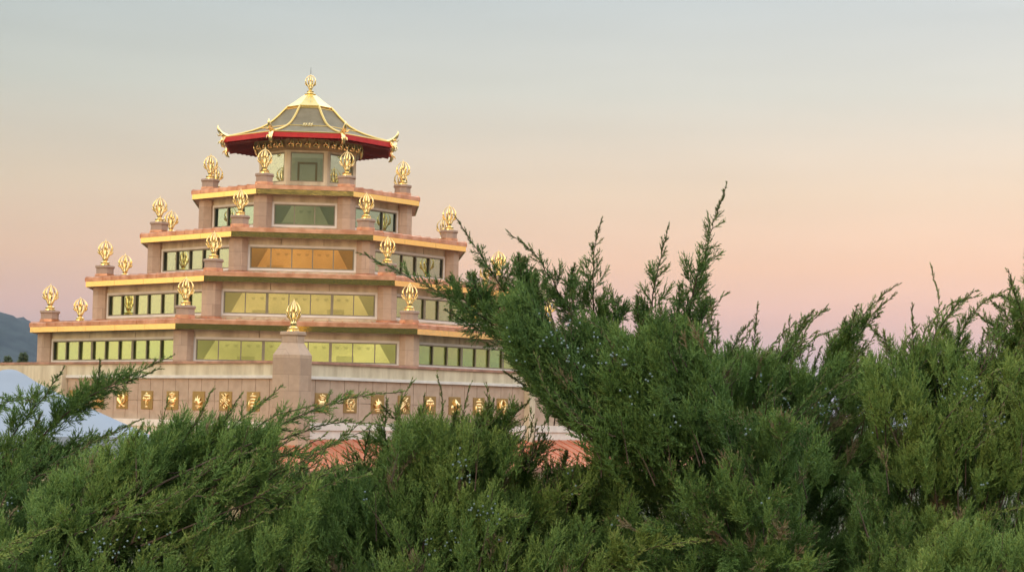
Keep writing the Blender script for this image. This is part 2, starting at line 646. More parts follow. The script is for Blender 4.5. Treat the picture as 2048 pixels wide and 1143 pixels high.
for ti, (R, zf, npane, rc, ec, es) in enumerate(TIERS):
    Rw = R-.75
    zb = 3.2 if ti == 0 else TIERS[ti-1][1]+.40
    aw = Rw*C8
    hf = Rw*S8
    hw = hf-.53
    zw1, zw0 = zf-.37, zf-1.32
    if ti == 0:
        zw0 = zf-1.25
    room_f = [room_mat('lit_room_wall', rc, ec, es), room_mat('lit_room_ceiling', tuple(c*.8 for c in rc), ec, es*.7), room_mat('lit_room_beam', tuple(c*.6 for c in rc), tuple(c*.8 for c in ec), es*.62)]  # ceiling and end cheeks set dimmer, painting in the room's shade
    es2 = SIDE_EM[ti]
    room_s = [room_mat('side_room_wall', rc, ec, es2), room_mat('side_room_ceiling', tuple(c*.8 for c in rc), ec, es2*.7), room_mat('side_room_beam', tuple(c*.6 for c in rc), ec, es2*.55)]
    wall = MB()
    for k in range(-4, 4):
        n_, t_ = nrm(k)
        F = Face(n_, t_, aw)
        if abs(k) <= 2:
            F.box(wall, -hf, hf, -.25, 0, zb, zw0-.10)
            nseg = {0: 3, 1: 3, 2: 3, 3: 1}[ti]
            for q in range(nseg):
                F.box(wall, -hf+2*hf*q/nseg+.016, -hf+2*hf*(q+1)/nseg-.016, -.25, 0, zw1+.10, zf+.05)
            F.box(wall, -hf, -hw-.10, -.25, -.002, zw0-.10, zw1+.10)
            F.box(wall, hw+.10, hf, -.25, -.002, zw0-.10, zw1+.10)
            # raised surround
            F.box(wall, -hw-.10, hw+.10, -.20, .035, zw0-.10, zw0, 1)
            F.box(wall, -hw-.10, hw+.10, -.20, .035, zw1, zw1+.10, 1)
            F.box(wall, -hw-.10, -hw, -.20, .032, zw0, zw1, 1)
            F.box(wall, hw, hw+.10, -.20, .032, zw0, zw1, 1)
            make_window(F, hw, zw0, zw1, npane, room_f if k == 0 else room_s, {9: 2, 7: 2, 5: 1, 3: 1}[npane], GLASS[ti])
        else:
            F.box(wall, -hf, hf, -.25, 0, zb, zf+.05)
    part(wall, 'wall', [m_cream, m_white])
    for k in range(-4, 4):
        a = ROT+k*pi/4
        c = ((R-.80)*cos(a), (R-.80)*sin(a))
        pb = MB()
        pb.prism([(.45, zb), (.45, zf+.06)], 8, ROT, c)
        pb.prism([(.50, zb), (.50, zb+.26), (.45, zb+.30)], 8, ROT, c, mi=1)
        part(pb, 'pillar', [m_stone, m_copper])
    # roof: copper lip, low slope with standing seams up to the wall above
    Rn = (TIERS[ti+1][0]-.75) if ti < 3 else 2.6
    rb = MB()
    zl = zf+.235
    rb.prism([(R+.035, zl), (R+.035, zl+.175), (R-.02, zl+.20), (Rn-.05, zl+.40)], 8, ROT, cap0=False, cap1=False)
    rb.prism([(R-.30, zl+.002), (R+.035, zl)], 8, ROT, cap0=False, cap1=False)
    for k in range(8):
        n_, t_ = nrm(k)
        h0, h1 = R*S8, Rn*S8
        F = Face(n_, t_, 0)
        ns_ = int(2*h0/.62)
        for q in range(ns_+1):
            u = -h0+2*h0*q/ns_
            a_out = R*C8-.01
            # seams run square to the eave; those outside the upper wall stop at the hip
            a_in = max(Rn*C8, abs(u)/S8*C8+.02) if abs(u) > h1 else Rn*C8
            F.box(rb, u-.012, u+.012, a_out+.030, a_out+.055, zl+.004, zl+.178)
            if a_in > a_out-.1:
                continue
            zi = zl+.19+(.21)*(a_out-a_in)/max(.1, (R-Rn)*C8)
            p = F.p
            rb.hexa([p(u-.018, a_out, zl+.185), p(u+.018, a_out, zl+.185), p(u+.018, a_in, zi-.005), p(u-.018, a_in, zi-.005),
                     p(u-.014, a_out, zl+.235), p(u+.014, a_out, zl+.235), p(u+.014, a_in, zi+.045), p(u-.014, a_in, zi+.045)])
        # hip roll
        a = ROT+k*pi/4
        rb.tube([((R-.01)*cos(a), (R-.01)*sin(a), zl+.20), (Rn*cos(a), Rn*sin(a), zl+.41)], .035, 6)
    roof = part(rb, 'roof', m_copper)
    fb = MB()
    fb.prism([(R-.04, zf), (R, zf), (R, zl-.003), (R-.04, zl-.003)], 8, ROT, cap0=False, cap1=False)
    fb.prism([(R-.04, zl-.003), (R-.04, zf)], 8, ROT, cap0=False, cap1=False)
    for k in range(8):
        n_, t_ = nrm(k)
        F = Face(n_, t_, R*C8)
        h0 = R*S8
        for q in range(1, int(2*h0/2.4)+1):
            u = -h0+2*h0*q/(int(2*h0/2.4)+1)
            F.box(fb, u-.035, u+.035, -.01, .006, zf+.004, zl-.006)
    part(fb, 'fascia', m_fascia, roof)
    sb = MB()
    sb.prism([(R-.05, zf+.035), (Rw-.4, zf+.035)], 8, ROT, cap0=False, cap1=False)
    part(sb, 'soffit', m_soffit, roof)

# top pavilion
PR = 2.49
PZ0, PZ1 = 12.02, 14.02
pw = MB()
ap, hp = PR*C8, PR*S8
room_p = [room_mat('pavilion_room_wall', (.55, .52, .42), (.72, .62, .40), .34), room_mat('pavilion_room_ceiling', (.6, .55, .45), (.9, .8, .6), .25), room_mat('pavilion_mirrored_frame', (.30, .17, .06), (.55, .30, .10), .22)]
for k in range(-4, 4):
    n_, t_ = nrm(k)
    F = Face(n_, t_, ap)
    z0, z1 = 12.50, 13.90
    hw = hp-.17
    F.box(pw, -hp, hp, -.18, 0, PZ0, z0)
    F.box(pw, -hp, hp, -.18, 0, z1, PZ1)
    F.box(pw, -hp, -hw, -.18, .003, z0, z1)
    F.box(pw, hw, hp, -.18, .003, z0, z1)
    mb = MB()
    for (u0, u1, a0, a1) in ((-hw, hw, z0, z0+.05), (-hw, hw, z1-.05, z1)):
        F.box(mb, u0, u1, -.12, -.01, a0, a1)
    F.box(mb, -hw, -hw+.05, -.12, -.012, z0+.05, z1-.05)
    F.box(mb, hw-.05, hw, -.12, -.012, z0+.05, z1-.05)
    wn = part(mb, 'pavilion_window', [m_frame])
    gb = MB()
    F.box(gb, -hw+.01, hw-.01, -.11, -.09, z0+.01, z1-.01)
    part(gb, 'pane', m_glass_clear, wn)
part(pw, 'pavilion_wall', m_cream)
ib = MB()
ib.prism([(1.55, 12.5), (1.55, 13.75)], 8, ROT, cap0=False, cap1=False)
ib.prism([(2.2, 12.46), (2.2, 12.5)], 8, ROT)
ib.prism([(2.25, 13.93), (2.25, 13.96)], 8, ROT, mi=1)
for s in (-.42, .42):  # glowing brown frame stands in for a reflection in the front pane
    ib.box(s-.05, s+.05, -1.66, -1.56, 12.5, 13.5, 2)
ib.box(-.47, .47, -1.66, -1.56, 13.42, 13.52, 2)
ib.box(-.36, .36, -1.62, -1.52, 12.6, 13.38, 0)
part(ib, 'pavilion_room', room_p)
fz = MB()
fz.prism([(PR+.03, 13.98), (PR+.10, 14.05), (PR+.14, 14.12), (PR+.34, 14.50), (PR+.42, 14.54), (PR+.42, 14.64)], 8, ROT, cap0=False, cap1=False)
frz = part(fz, 'frieze', m_frieze)
for k in range(-2, 3):
    n_, t_ = nrm(k)
    F = Face(n_, t_, 0)
    ob = MB()
    rr = random.Random(30+k)
    for q in range(-2, 3):
        u = q*.40+rr.uniform(-.05, .05)
        # flame scroll: two curls and a tongue on the raking face
        base = (PR+.20)*C8
        for s in (-1, 1):
            pts = []
            for i in range(9):
                a = i/8*pi*1.5
                pts.append(F.p(u+s*(.02+.125*sin(a)*(1-i/12)), base+.05+.05*i/8, 14.10+.34*i/8+.04*cos(a)))
            ob.tube(pts, [.055-.004*i for i in range(9)], 6)
        ob.tube([F.p(u+.13, base+.03, 14.10), F.p(u+.14+rr.uniform(-.03, .03), base+.10, 14.26), F.p(u+.12, base+.14, 14.42)], [.03, .045, .008], 6)
    part(ob, 'flame_scroll', m_gold, frz, True)

HIP = [(4.28, 14.60), (3.9, 14.66), (3.4, 14.80), (2.87, 14.98), (2.45, 15.16), (2.1, 15.36), (1.8, 15.61), (1.55, 15.85), (1.3, 16.12), (1.10, 16.32)]
pr = MB()
pr.prism(HIP, 8, ROT, cap0=False, cap1=False)
pr.prism([(PR+.30, 14.56), (4.22, 14.33)], 8, ROT, cap0=False, cap1=False, mi=1)
proof = part(pr, 'pavilion_roof', [m_roofgrey, m_darkred])
hb = MB()
for k in range(8):
    a = ROT+k*pi/4
    hb.tube([((r+.02)*cos(a), (r+.02)*sin(a), z+.035) for r, z in HIP], [.055]*len(HIP), 8)
    # thin gold bead where panels meet the hips, and a cross seam on each panel
for k in range(8):
    n_, t_ = nrm(k)
    F = Face(n_, t_, 0)
    for (r, z) in ((2.45, 15.16), (1.22, 16.2)):
        hb.tube([F.p(-r*S8, r*C8, z+.01), F.p(r*S8, r*C8, z+.01)], .03, 6)
    hb.tube([F.p(-4.28*S8, 4.28*C8, 14.60), F.p(4.28*S8, 4.28*C8, 14.60)], .035, 6)
part(hb, 'hip_ridges', m_hip, proof, True)
cb = MB()
cb.prism([(1.16, 16.28), (1.20, 16.34), (.80, 16.62), (.50, 16.86), (.28, 17.02), (.30, 17.06), (.22, 17.10)], 8, ROT, cap0=True)
part(cb, 'gold_cap', m_fascia, proof)
rd = MB()
rd.prism([(4.16, 14.35), (4.29, 14.35), (4.30, 14.575), (4.2, 14.58)], 8, ROT, cap0=False, cap1=False)
part(rd, 'red_eave', m_red, proof)
rf = MB()
for k in range(8):
    n_, t_ = nrm(k)
    F = Face(n_, t_, 0)
    for q in range(-5, 6):
        u = q*.29
        rf.tube([F.p(u*.62, 2.75*C8, 14.53), F.p(u, 4.17*C8, 14.32)], .045, 4)
    a = ROT+k*pi/4
    rf.tube([(2.8*cos(a), 2.8*sin(a), 14.50), (4.2*cos(a), 4.2*sin(a), 14.31)], .07, 6)
part(rf, 'rafters', m_darkred, proof)
for k in range(8):
    a = ROT+k*pi/4
    ob = MB()

    def q(r, z, s=0.0):
        return (r*cos(a)-s*sin(a), r*sin(a)+s*cos(a), z)
    ob.tube([q(4.05, 14.62), q(4.25, 14.66), q(4.42, 14.74), q(4.55, 14.88), q(4.62, 15.03), q(4.60, 15.14)], [.10, .12, .11, .085, .05, .01], 8)
    ob.tube([q(4.22, 14.62), q(4.34, 14.48), q(4.40, 14.32), q(4.34, 14.16), q(4.22, 14.08)], [.10, .12, .10, .08, .02], 8)
    for s in (-1, 1):
        ob.tube([q(4.40, 14.70, s*.06), q(4.52, 14.66, s*.15), q(4.60, 14.74, s*.18)], [.05, .04, .008], 6)
        ob.tube([q(4.38, 14.40, s*.05), q(4.50, 14.36, s*.12), q(4.56, 14.24, s*.12)], [.05, .04, .01], 6)
    part(ob, 'corner_ornament', m_gold, proof, True)
eb = MB()
n_, t_ = nrm(0)
F = Face(n_, t_, 0)
for u in (-.20, -.09, .05, .17):
    r0 = 2.6*C8
    eb.tube([F.p(u-.05, r0+.02, 15.12), F.p(u+.03, r0-.02, 15.20), F.p(u-.02, r0-.10, 15.25), F.p(u+.05, r0-.16, 15.30)], [.03, .035, .03, .01], 6)
part(eb, 'roof_emblem', m_gold, proof, True)


# ------------------------------------------------------------------ square base of the temple
YC = 17.20              # the base is a square standing on its corner: its front corner is at (0,-YC)
R2 = math.sqrt(.5)
FL_ = Face((-R2, -R2), (R2, -R2), 0.0, (0, -YC))     # left face; u runs from -23 (far end) to 0 (corner)
FR_ = Face((R2, -R2), (R2, R2), 0.0, (0, -YC))       # right face; u runs from 0 (corner) to 23
LEN = 23.05
bw = MB()
Z_CAP, Z_COR, Z_PAN, Z_LEDGE = 3.56, 2.97, 1.27, .70
for F, s in ((FL_, -1), (FR_, 1)):
    def bx(a, b, n0, n1, z0, z1, mi, mb=bw, F=F, s=s):
        u0, u1 = (s*a, s*b) if s > 0 else (s*b, s*a)
        F.box(mb, u0, u1, n0, n1, z0, z1, mi)
    # core wall
    bx(.5, LEN, -.5, -.05, -3.3, Z_CAP-.01, 0)
    # cornice, three steps
    bx(.4, LEN, -.05, .06, Z_COR+.12, Z_CAP, 0)
    bx(.4, LEN, -.05, .11, Z_COR, Z_COR+.12, 1)
    # stone panels with real joints
    E = 14.15
    step = .80
    n = int(E/step)
    for i in range(n):
        a, b = .45+i*(E-.45)/n, .45+(i+1)*(E-.45)/n
        for (z0, z1) in ((Z_PAN, 2.055), (2.065, Z_COR)):
            bx(a+.012, b-.012, -.05, 0, z0, z1-.008, 2)
    # ledge and plinth
    bx(.4, LEN, -.05, .16, Z_LEDGE+.28, Z_PAN, 1)
    bx(.4, LEN, -.05, .09, Z_LEDGE-.5, Z_LEDGE+.28, 1)
    # plain block at the far end
    bx(E+.02, E+.42 if s > 0 else LEN-.1, -.05, .30, -3.3, Z_CAP-.06, 0)
    if s > 0:
        bx(E+.44, LEN-.1, -.05, 0, Z_PAN, Z_COR-.004, 2)
part(bw, 'base_wall', [m_cream, m_white, m_panelstone])
cp = MB()
for F, s in ((FL_, -1), (FR_, 1)):
    u0, u1 = (.4, LEN) if s > 0 else (-LEN, -.4)
    F.box(cp, u0, u1, -.6, .14, Z_CAP+.002, Z_CAP+.10)
    # flat copper roof behind the coping
part(cp, 'coping', m_coppercap)
tr = MB()
zz = Z_CAP-.05
tr.add([(0, -YC+.7, zz), (YC-.7, 0, zz), (0, YC-.7, zz), (-YC+.7, 0, zz)], [(0, 1, 2, 3)])
part(tr, 'terrace_roof', m_coppercap)
bwall = MB()
for sx_, sy_ in ((-1, 1), (1, 1)):
    F = Face((sx_*R2, R2), (R2*-1 if sx_ > 0 else -R2, R2 if sx_ > 0 else -R2), 0.0, (0, YC))
    u0, u1 = (-LEN, 0) if sx_ > 0 else (0, LEN)
    F.box(bwall, u0, u1, -.5, 0, -3.3, Z_CAP)
part(bwall, 'rear_wall', m_cream)
# corner pillar
PC = (0.0, -YC-.10)
cpz = MB()
o8 = ROT
cpz.prism([(.80, -3.3), (.80, 3.86), (.47, 4.32), (.47, 4.60)], 8, o8, PC)
cpz.prism([(.50, 4.602), (.54, 4.64), (.54, 4.74), (.50, 4.76)], 8, o8, PC)
part(cpz, 'corner_pillar', m_stone)
# copper skirt roof round the foot of the base
sk = MB()
ZT, ZE = .63, -.47
OUT = 2.7
for F, s in ((FL_, -1), (FR_, 1)):
    p = F.p
    k = OUT*math.tan(pi/8)
    d = OUT
    if s > 0:
        quad = [p(0, .10, ZT), p(d, d+.1, ZE) if False else p(OUT, OUT+.1, ZE), p(LEN+4, OUT+.1, ZE), p(LEN+4, .10, ZT)]
    u_end = s*(LEN+2)
    corner_out = s*-1*0.0
    # outer corner lies on the diagonal in front of the base corner
    oc = (0, -YC-(OUT+.1)*math.sqrt(2), ZE)
    ic = (0, -YC-.1*math.sqrt(2), ZT)
    e_in, e_out = p(u_end, .10, ZT), p(u_end, OUT+.1, ZE)
    fs = [(0, 1, 2, 3)] if s > 0 else [(3, 2, 1, 0)]
    sk.add([ic, oc, e_out, e_in], fs, 0)
    low = [(q_[0], q_[1], q_[2]-.22) for q_ in (oc, e_out)]
    sk.add([oc, low[0], low[1], e_out], fs, 1)
    sk.add([low[0], low[1], (e_in[0], e_in[1], ZE-.22), (ic[0], ic[1], ZE-.22)], fs, 1)
    # standing seams
    nseam = 44
    for i in range(nseam):
        u = s*(-OUT+(LEN+2+OUT)*(i+.5)/nseam)
        n0 = .12 if abs(u) == s*u else .1+abs(u)
        z0 = ZT+(ZE-ZT)*(n0-.1)/OUT
        if n0 > OUT-.2:
            continue
        a = [p(u-.015, OUT+.09, ZE+.003), p(u+.015, OUT+.09, ZE+.003), p(u+.015, n0, z0), p(u-.015, n0, z0)]
        b = [(q_[0], q_[1], q_[2]+.035) for q_ in a]
        sk.hexa(a+b, 0)
    # post line under the eave
    for i in range(6):
        u = s*(-1.5+i*4.6)
        F.box(sk, u-.15, u+.15, OUT-.5, OUT-.2, -3.3, ZE-.2, 2)
part(sk, 'skirt_roof', [m_copperroof, m_coppercap, m_cream])


# ------------------------------------------------------------------ golden finials
def vajra_parts(root, z0, s, rs=.93):
    """open five-part sceptre head: lotus foot, body, eight prongs closing over a central spike"""
    def S(r, z):
        return (r*s, z0+z*s)
    lb = MB()
    lb.prism([S(.20, 0), S(.235, .02), S(.235, .06), S(.19, .09), S(.205, .12), S(.215, .15), S(.15, .19), S(.10, .22), S(.11, .26), S(.13, .33), S(.11, .40), S(.05, .46)], 16)
    lb.build('lotus_base', m_gold, root, True)
    sp = MB()
    sp.prism([S(.05, .42), S(.065, .52), S(.05, .66), S(.035, .72), S(.055, .78), S(.062, .86), S(.042, 1.0), S(.022, 1.12), S(.006, 1.24)], 10)
    sp.build('spike', m_gold, root, True)
    for k in range(8):
        a = 2*pi*k/8+pi/8
        ca, sa = cos(a), sin(a)

        def q(r, z, t=0.0):
            return ((r*ca-t*sa)*s*rs, (r*sa+t*ca)*s*rs, z0+z*s)
        pb = MB()
        prof = [(.085, .24, .034), (.12, .33, .032), (.165, .42, .034), (.215, .51, .036), (.275, .60, .042), (.325, .70, .050), (.345, .79, .048), (.325, .88, .034), (.27, .97, .023), (.18, 1.06, .018), (.09, 1.115, .016), (.02, 1.14, .014)]
        pb.tube([q(r, z) for r, z, _ in prof], [t*s*.72 for _, _, t in prof], 8)
        # makara jaw hooking outwards from the prong
        pb.tube([q(.235, .50), q(.30, .53), q(.36, .585), q(.385, .65), q(.372, .69)], [.024*s, .028*s, .024*s, .015*s, .005*s], 6)
        pb.build('prong', m_gold, root, True)


def make_finial():
    root = empty('roof_finial')
    pd = MB()
    pd.prism([(.44, -.02), (.44, .14), (.40, .15)], 8, pi/8, mi=1)
    pd.prism([(.40, .15), (.40, .40), (.455, .43), (.455, .51), (.42, .53)], 8, pi/8)
    pd.build('pedestal', [m_stone2, m_copper], root)
    vajra_parts(root, .53, 1.0)
    return root


proto = None
TN = ['lowest', 'second', 'third', 'highest']
CN = {-3: 'rear left', -2: 'left', -1: 'front left', 0: 'front right', 1: 'right', 2: 'rear right'}
for ti, (R, zf, *_r) in enumerate(TIERS):
    Rn = (TIERS[ti+1][0]-.75) if ti < 3 else 2.6
    for k in (-3, -2, -1, 0, 1, 2):
        a = -pi/2+pi/8+k*pi/4
        if proto is None:
            proto = make_finial()
            o = proto
        else:
            o = copy_tree(proto)
        rad = R-.86
        z = zf+.26+.19+.21*(.86/(R-Rn))-.03
        o.location = (rad*cos(a), rad*sin(a), z)
        o.rotation_euler = (0, 0, a-pi/8*3+rnd.uniform(-.05, .05))
        tag(o, 'golden pronged finial on %s corner pedestal of the %s copper roof' % (CN[k], TN[ti]), 'finial', 'golden finials standing on the roof corners')
o = empty('pillar_finial', (PC[0], PC[1], 4.755))
vajra_parts(o, 0, 1.04, .72)
tag(o, 'golden pronged finial on top of the tall stone corner pillar', 'finial')
o = empty('top_finial', (0, 0, 17.09))
vajra_parts(o, 0, .80)
rod = MB()
rod.tube([(0, 0, .95), (0, 0, 1.30)], [.014, .008], 6)
rod.build('lightning_rod', m_rod, o)
tag(o, 'golden pronged finial with thin rod crowning the pavilion roof', 'finial')


# ------------------------------------------------------------------ gold plaques along the base wall
def blob(mb, F, u, z, ru, rz, n=.05, base=.03):
    rings, seg = 4, 12
    vs = []
    for i in range(rings):
        t = i/rings*pi/2
        for k in range(seg):
            a = 2*pi*k/seg
            vs.append(F.p(u+ru*cos(t)*cos(a), base+n*sin(t), z+rz*cos(t)*sin(a)))
    vs.append(F.p(u, base+n, z))
    fs = [(i*seg+k, i*seg+(k+1) % seg, (i+1)*seg+(k+1) % seg, (i+1)*seg+k) for i in range(rings-1) for k in range(seg)]
    fs += [((rings-1)*seg+k, (rings-1)*seg+(k+1) % seg, len(vs)-1) for k in range(seg)]
    mb.add(vs, fs)


def ringblob(mb, F, u, z, r, th, base=.05, n=14, a0=0, a1=2*pi):
    mb.tube([F.p(u+r*cos(a0+(a1-a0)*i/n), base, z+r*sin(a0+(a1-a0)*i/n)) for i in range(n+1)], th, 6)


def emblem(kind, F):
    mb = MB()
    B = lambda u, z, ru, rz, n=.06: blob(mb, F, u, z, ru, rz, n)
    if kind == 'vase':
        B(0, -.05, .19, .16); B(0, .12, .09, .07); B(0, .19, .16, .04); B(0, -.24, .13, .05); B(-.11, .25, .05, .06); B(.11, .25, .05, .06); B(0, .28, .05, .07); B(-.19, .04, .05, .10); B(.19, .04, .05, .10)
    elif kind == 'parasol':
        B(0, .16, .24, .09); B(0, .26, .06, .07); B(-.18, .05, .05, .09); B(.18, .05, .05, .09); B(-.06, .04, .05, .08); B(.07, .04, .05, .08); B(0, -.14, .03, .20); B(0, -.28, .10, .04)
    elif kind == 'banner':
        B(0, .29, .05, .06); B(0, .20, .20, .06); B(0, .07, .18, .07); B(0, -.06, .17, .07); B(0, -.19, .16, .07); B(-.20, -.12, .04, .17); B(.20, -.12, .04, .17); B(0, -.29, .08, .04)
    elif kind == 'wheel':
        ringblob(mb, F, 0, 0, .20, .035)
        for i in range(8):
            a = i*pi/4
            mb.tube([F.p(0, .05, 0), F.p(.26*cos(a), .05, .26*sin(a))], .02, 5)
        B(0, 0, .08, .08); B(-.1, -.29, .12, .04); B(.1, -.29, .12, .04)
    elif kind == 'lotus':
        for a in (-1.1, -.55, 0, .55, 1.1):
            mb.tube([F.p(0, .05, -.16), F.p(.13*sin(a), .09, -.16+.16*cos(a)), F.p(.26*sin(a), .05, -.16+.38*cos(a)*(1-.15*abs(a)))], [.04, .075, .008], 6)
        B(0, -.22, .20, .06); B(0, -.29, .10, .04)
    elif kind == 'knot':
        for d in (-.12, 0, .12):
            mb.tube([F.p(-.2+d*.5, .05, d-.16+.1), F.p(.12+d*.5, .06, d+.16)], .026, 5)
            mb.tube([F.p(.2+d*.5, .07, -d-.16+.1), F.p(-.12+d*.5, .06, -d+.16)], .026, 5)
        ringblob(mb, F, 0, .22, .07, .025); ringblob(mb, F, 0, -.22, .07, .025); ringblob(mb, F, -.2, 0, .06, .025); ringblob(mb, F, .2, 0, .06, .025)
    elif kind == 'conch':
        mb.tube([F.p(-.03, .05, -.28), F.p(.08, .07, -.12), F.p(.06, .08, .04), F.p(-.02, .08, .16), F.p(0, .06, .29)], [.02, .10, .14, .09, .01], 8)
        B(-.14, -.08, .09, .13); B(.17, .02, .05, .14); B(-.05, -.25, .16, .05)
    else:  # two fish
        for s in (-1, 1):
            mb.tube([F.p(s*.06, .05, .29), F.p(s*.19, .07, .14), F.p(s*.17, .07, -.02), F.p(s*.04, .06, -.15), F.p(-s*.12, .05, -.27)], [.03, .075, .085, .05, .01], 8)
            B(-s*.14, -.27, .07, .05)
        B(0, .02, .05, .05)
    return mb


def u_for_px(F, px):
    """distance along a base face whose plaque centre is seen above photo column px"""
    lo, hi = (-22.0, -.2) if F is FL_ else (.2, 22.0)
    for _ in range(50):
        mid = (lo+hi)/2
        P = np.array(F.p(mid, 0, 2.06))-CAM
        x = 1024+F_PX*(P@RT)/(P@FW)
        if x < px:
            lo = mid
        else:
            hi = mid
    return mid


LEFT_K = ['banner', 'knot', 'lotus', 'vase', 'parasol', 'two fish', 'conch', 'wheel']
RIGHT_K = ['vase', 'wheel', 'lotus', 'knot', 'parasol', 'conch', 'banner', 'two fish']
ORD = ['first', 'second', 'third', 'fourth', 'fifth', 'sixth', 'seventh', 'eighth']
for side, F, kinds in (('left', FL_, LEFT_K), ('right', FR_, RIGHT_K)):
    # even spacing, as measured between the first and the seventh plaque
    ua, ub = (u_for_px(F, 507), u_for_px(F, 197)) if side == 'left' else (u_for_px(F, 643), u_for_px(F, 957))
    for i, kd in enumerate(kinds):
        u = ua+(ub-ua)*i/6
        c = F.p(u, 0, 2.06)
        FF = Face(F.n, F.t, 0.0, (0, 0))
        root = empty('wall_plaque', c)
        tag(root, 'square gold plaque with %s emblem, %s to the %s of the tall corner pillar' % (kd, ORD[i], side), 'plaque', 'gold plaques set along the base wall')
        pl = MB()
        FF.box(pl, -.37, .37, .002, .03, -.38, .38)
        pl.build('backing', m_goldplate, root)
        emblem(kd, FF).build('emblem', m_relief, root, True)

# ------------------------------------------------------------------ white canopy tent
tp = at(20, 738, 27.0)
gz = ground_z(tp[0], tp[1])
tent = empty('canopy_tent', (tp[0], tp[1], gz), radians(8))
tag(tent, 'white pitched canopy tent standing behind the junipers', 'tent')
HW, ZE_T, ZA = 2.05, at(280, 868, 27.0)[2]-gz, tp[2]-gz
tb = MB()
ring_n = 10
prev = None
prof = [(1.0, 0.0), (.75, .235), (.5, .475), (.28, .70), (.17, .83), (.10, .93), (.05, .985), (0.012, 1.0)]
vs, fs = [], []
seg = 8
for (rr_, hh) in prof:
    ring = []
    for side_ in range(4):
        for i in range(seg):
            t = -1+2*i/seg
            x, y = [(t, -1), (1, t), (-t, 1), (-1, -t)][side_]
            sag = .05*(1-t*t)*rr_
            ring.append((x*HW*rr_, y*HW*rr_, ZE_T+(ZA-ZE_T)*hh-sag*.6))
    vs += ring
nn = 4*seg
for i in range(len(prof)-1):
    for k in range(nn):
        fs.append((i*nn+k, i*nn+(k+1) % nn, (i+1)*nn+(k+1) % nn, (i+1)*nn+k))
fs.append(tuple((len(prof)-1)*nn+k for k in range(nn)))
tb.add(vs, fs)
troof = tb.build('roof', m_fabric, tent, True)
vb = MB()
vs, fs = [], []
for z in (0, 1):
    for side_ in range(4):
        for i in range(seg):
            t = -1+2*i/seg
            x, y = [(t, -1), (1, t), (-t, 1), (-1, -t)][side_]
            vs.append((x*(HW+.004), y*(HW+.004), ZE_T-.03*(1-t*t)-(.30 if z else 0)))
fs = [(k, nn+k, nn+(k+1) % nn, (k+1) % nn) for k in range(nn)]
vb.add(vs, fs)
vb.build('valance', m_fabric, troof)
for x in (-1, 1):
    for y in (-1, 1):
        lg = MB()
        lg.box(x*(HW-.06)-.02, x*(HW-.06)+.02, y*(HW-.06)-.02, y*(HW-.06)+.02, 0, ZE_T-.06)
        lg.build('leg', m_legmetal, tent)


# ------------------------------------------------------------------ foliage
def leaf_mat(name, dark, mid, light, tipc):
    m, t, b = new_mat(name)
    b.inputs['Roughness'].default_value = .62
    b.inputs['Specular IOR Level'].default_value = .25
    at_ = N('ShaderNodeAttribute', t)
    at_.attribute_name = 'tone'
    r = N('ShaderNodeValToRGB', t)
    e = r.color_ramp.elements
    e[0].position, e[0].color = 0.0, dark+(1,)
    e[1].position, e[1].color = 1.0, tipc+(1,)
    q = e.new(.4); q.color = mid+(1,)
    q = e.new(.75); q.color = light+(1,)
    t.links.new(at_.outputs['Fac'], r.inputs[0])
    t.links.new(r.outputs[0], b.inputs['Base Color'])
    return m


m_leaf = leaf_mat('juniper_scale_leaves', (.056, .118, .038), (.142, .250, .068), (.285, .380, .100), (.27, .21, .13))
m_bark = simple('juniper_bark', (.055, .040, .030), (.12, .085, .065), .9, 0, scale=30, bstr=.5, bdist=.004)
m_berry = simple('juniper_berry_bloom', (.10, .16, .16), (.20, .27, .28), .6, 0, scale=60, bstr=0)
m_pine = leaf_mat('pine_needles', (.08, .125, .085), (.11, .155, .09), (.14, .18, .09), (.14, .17, .10))

rng = np.random.default_rng(11)


def unit(v):
    return v/np.maximum(1e-9, np.linalg.norm(v, axis=-1, keepdims=True))


def rope(B, T, W, S, p0, d, ln, s0, up=.25, fat=1.0):
    """one scale-leaved twig: short overlapping leaves all round a slightly rising axis"""
    n = max(2, int(ln/.0027))
    side = np.cross(d, [0.3, .2, 1.0]); side /= np.linalg.norm(side)
    ga = rng.uniform(0, 6.28)
    oth = np.cross(d, side)
    for j in range(n+1):
        t = j/n
        p = p0+d*ln*t+np.array([0, 0, 1.0])*ln*up*t*t
        ga += 2.4
        o = side*cos(ga)+oth*sin(ga)
        a = rng.uniform(.45, .85)*(1-.45*t)
        dd = d*cos(a)+o*sin(a)+np.array([0, 0, .22])
        dd /= np.linalg.norm(dd)
        tl = rng.uniform(.0075, .0125)*(1-.42*t)*fat
        B.append(p-dd*.002); T.append(p+dd*tl); W.append(rng.uniform(.0022, .0032)*(1-.3*t)); S.append(min(1, s0*.6+t*.4))


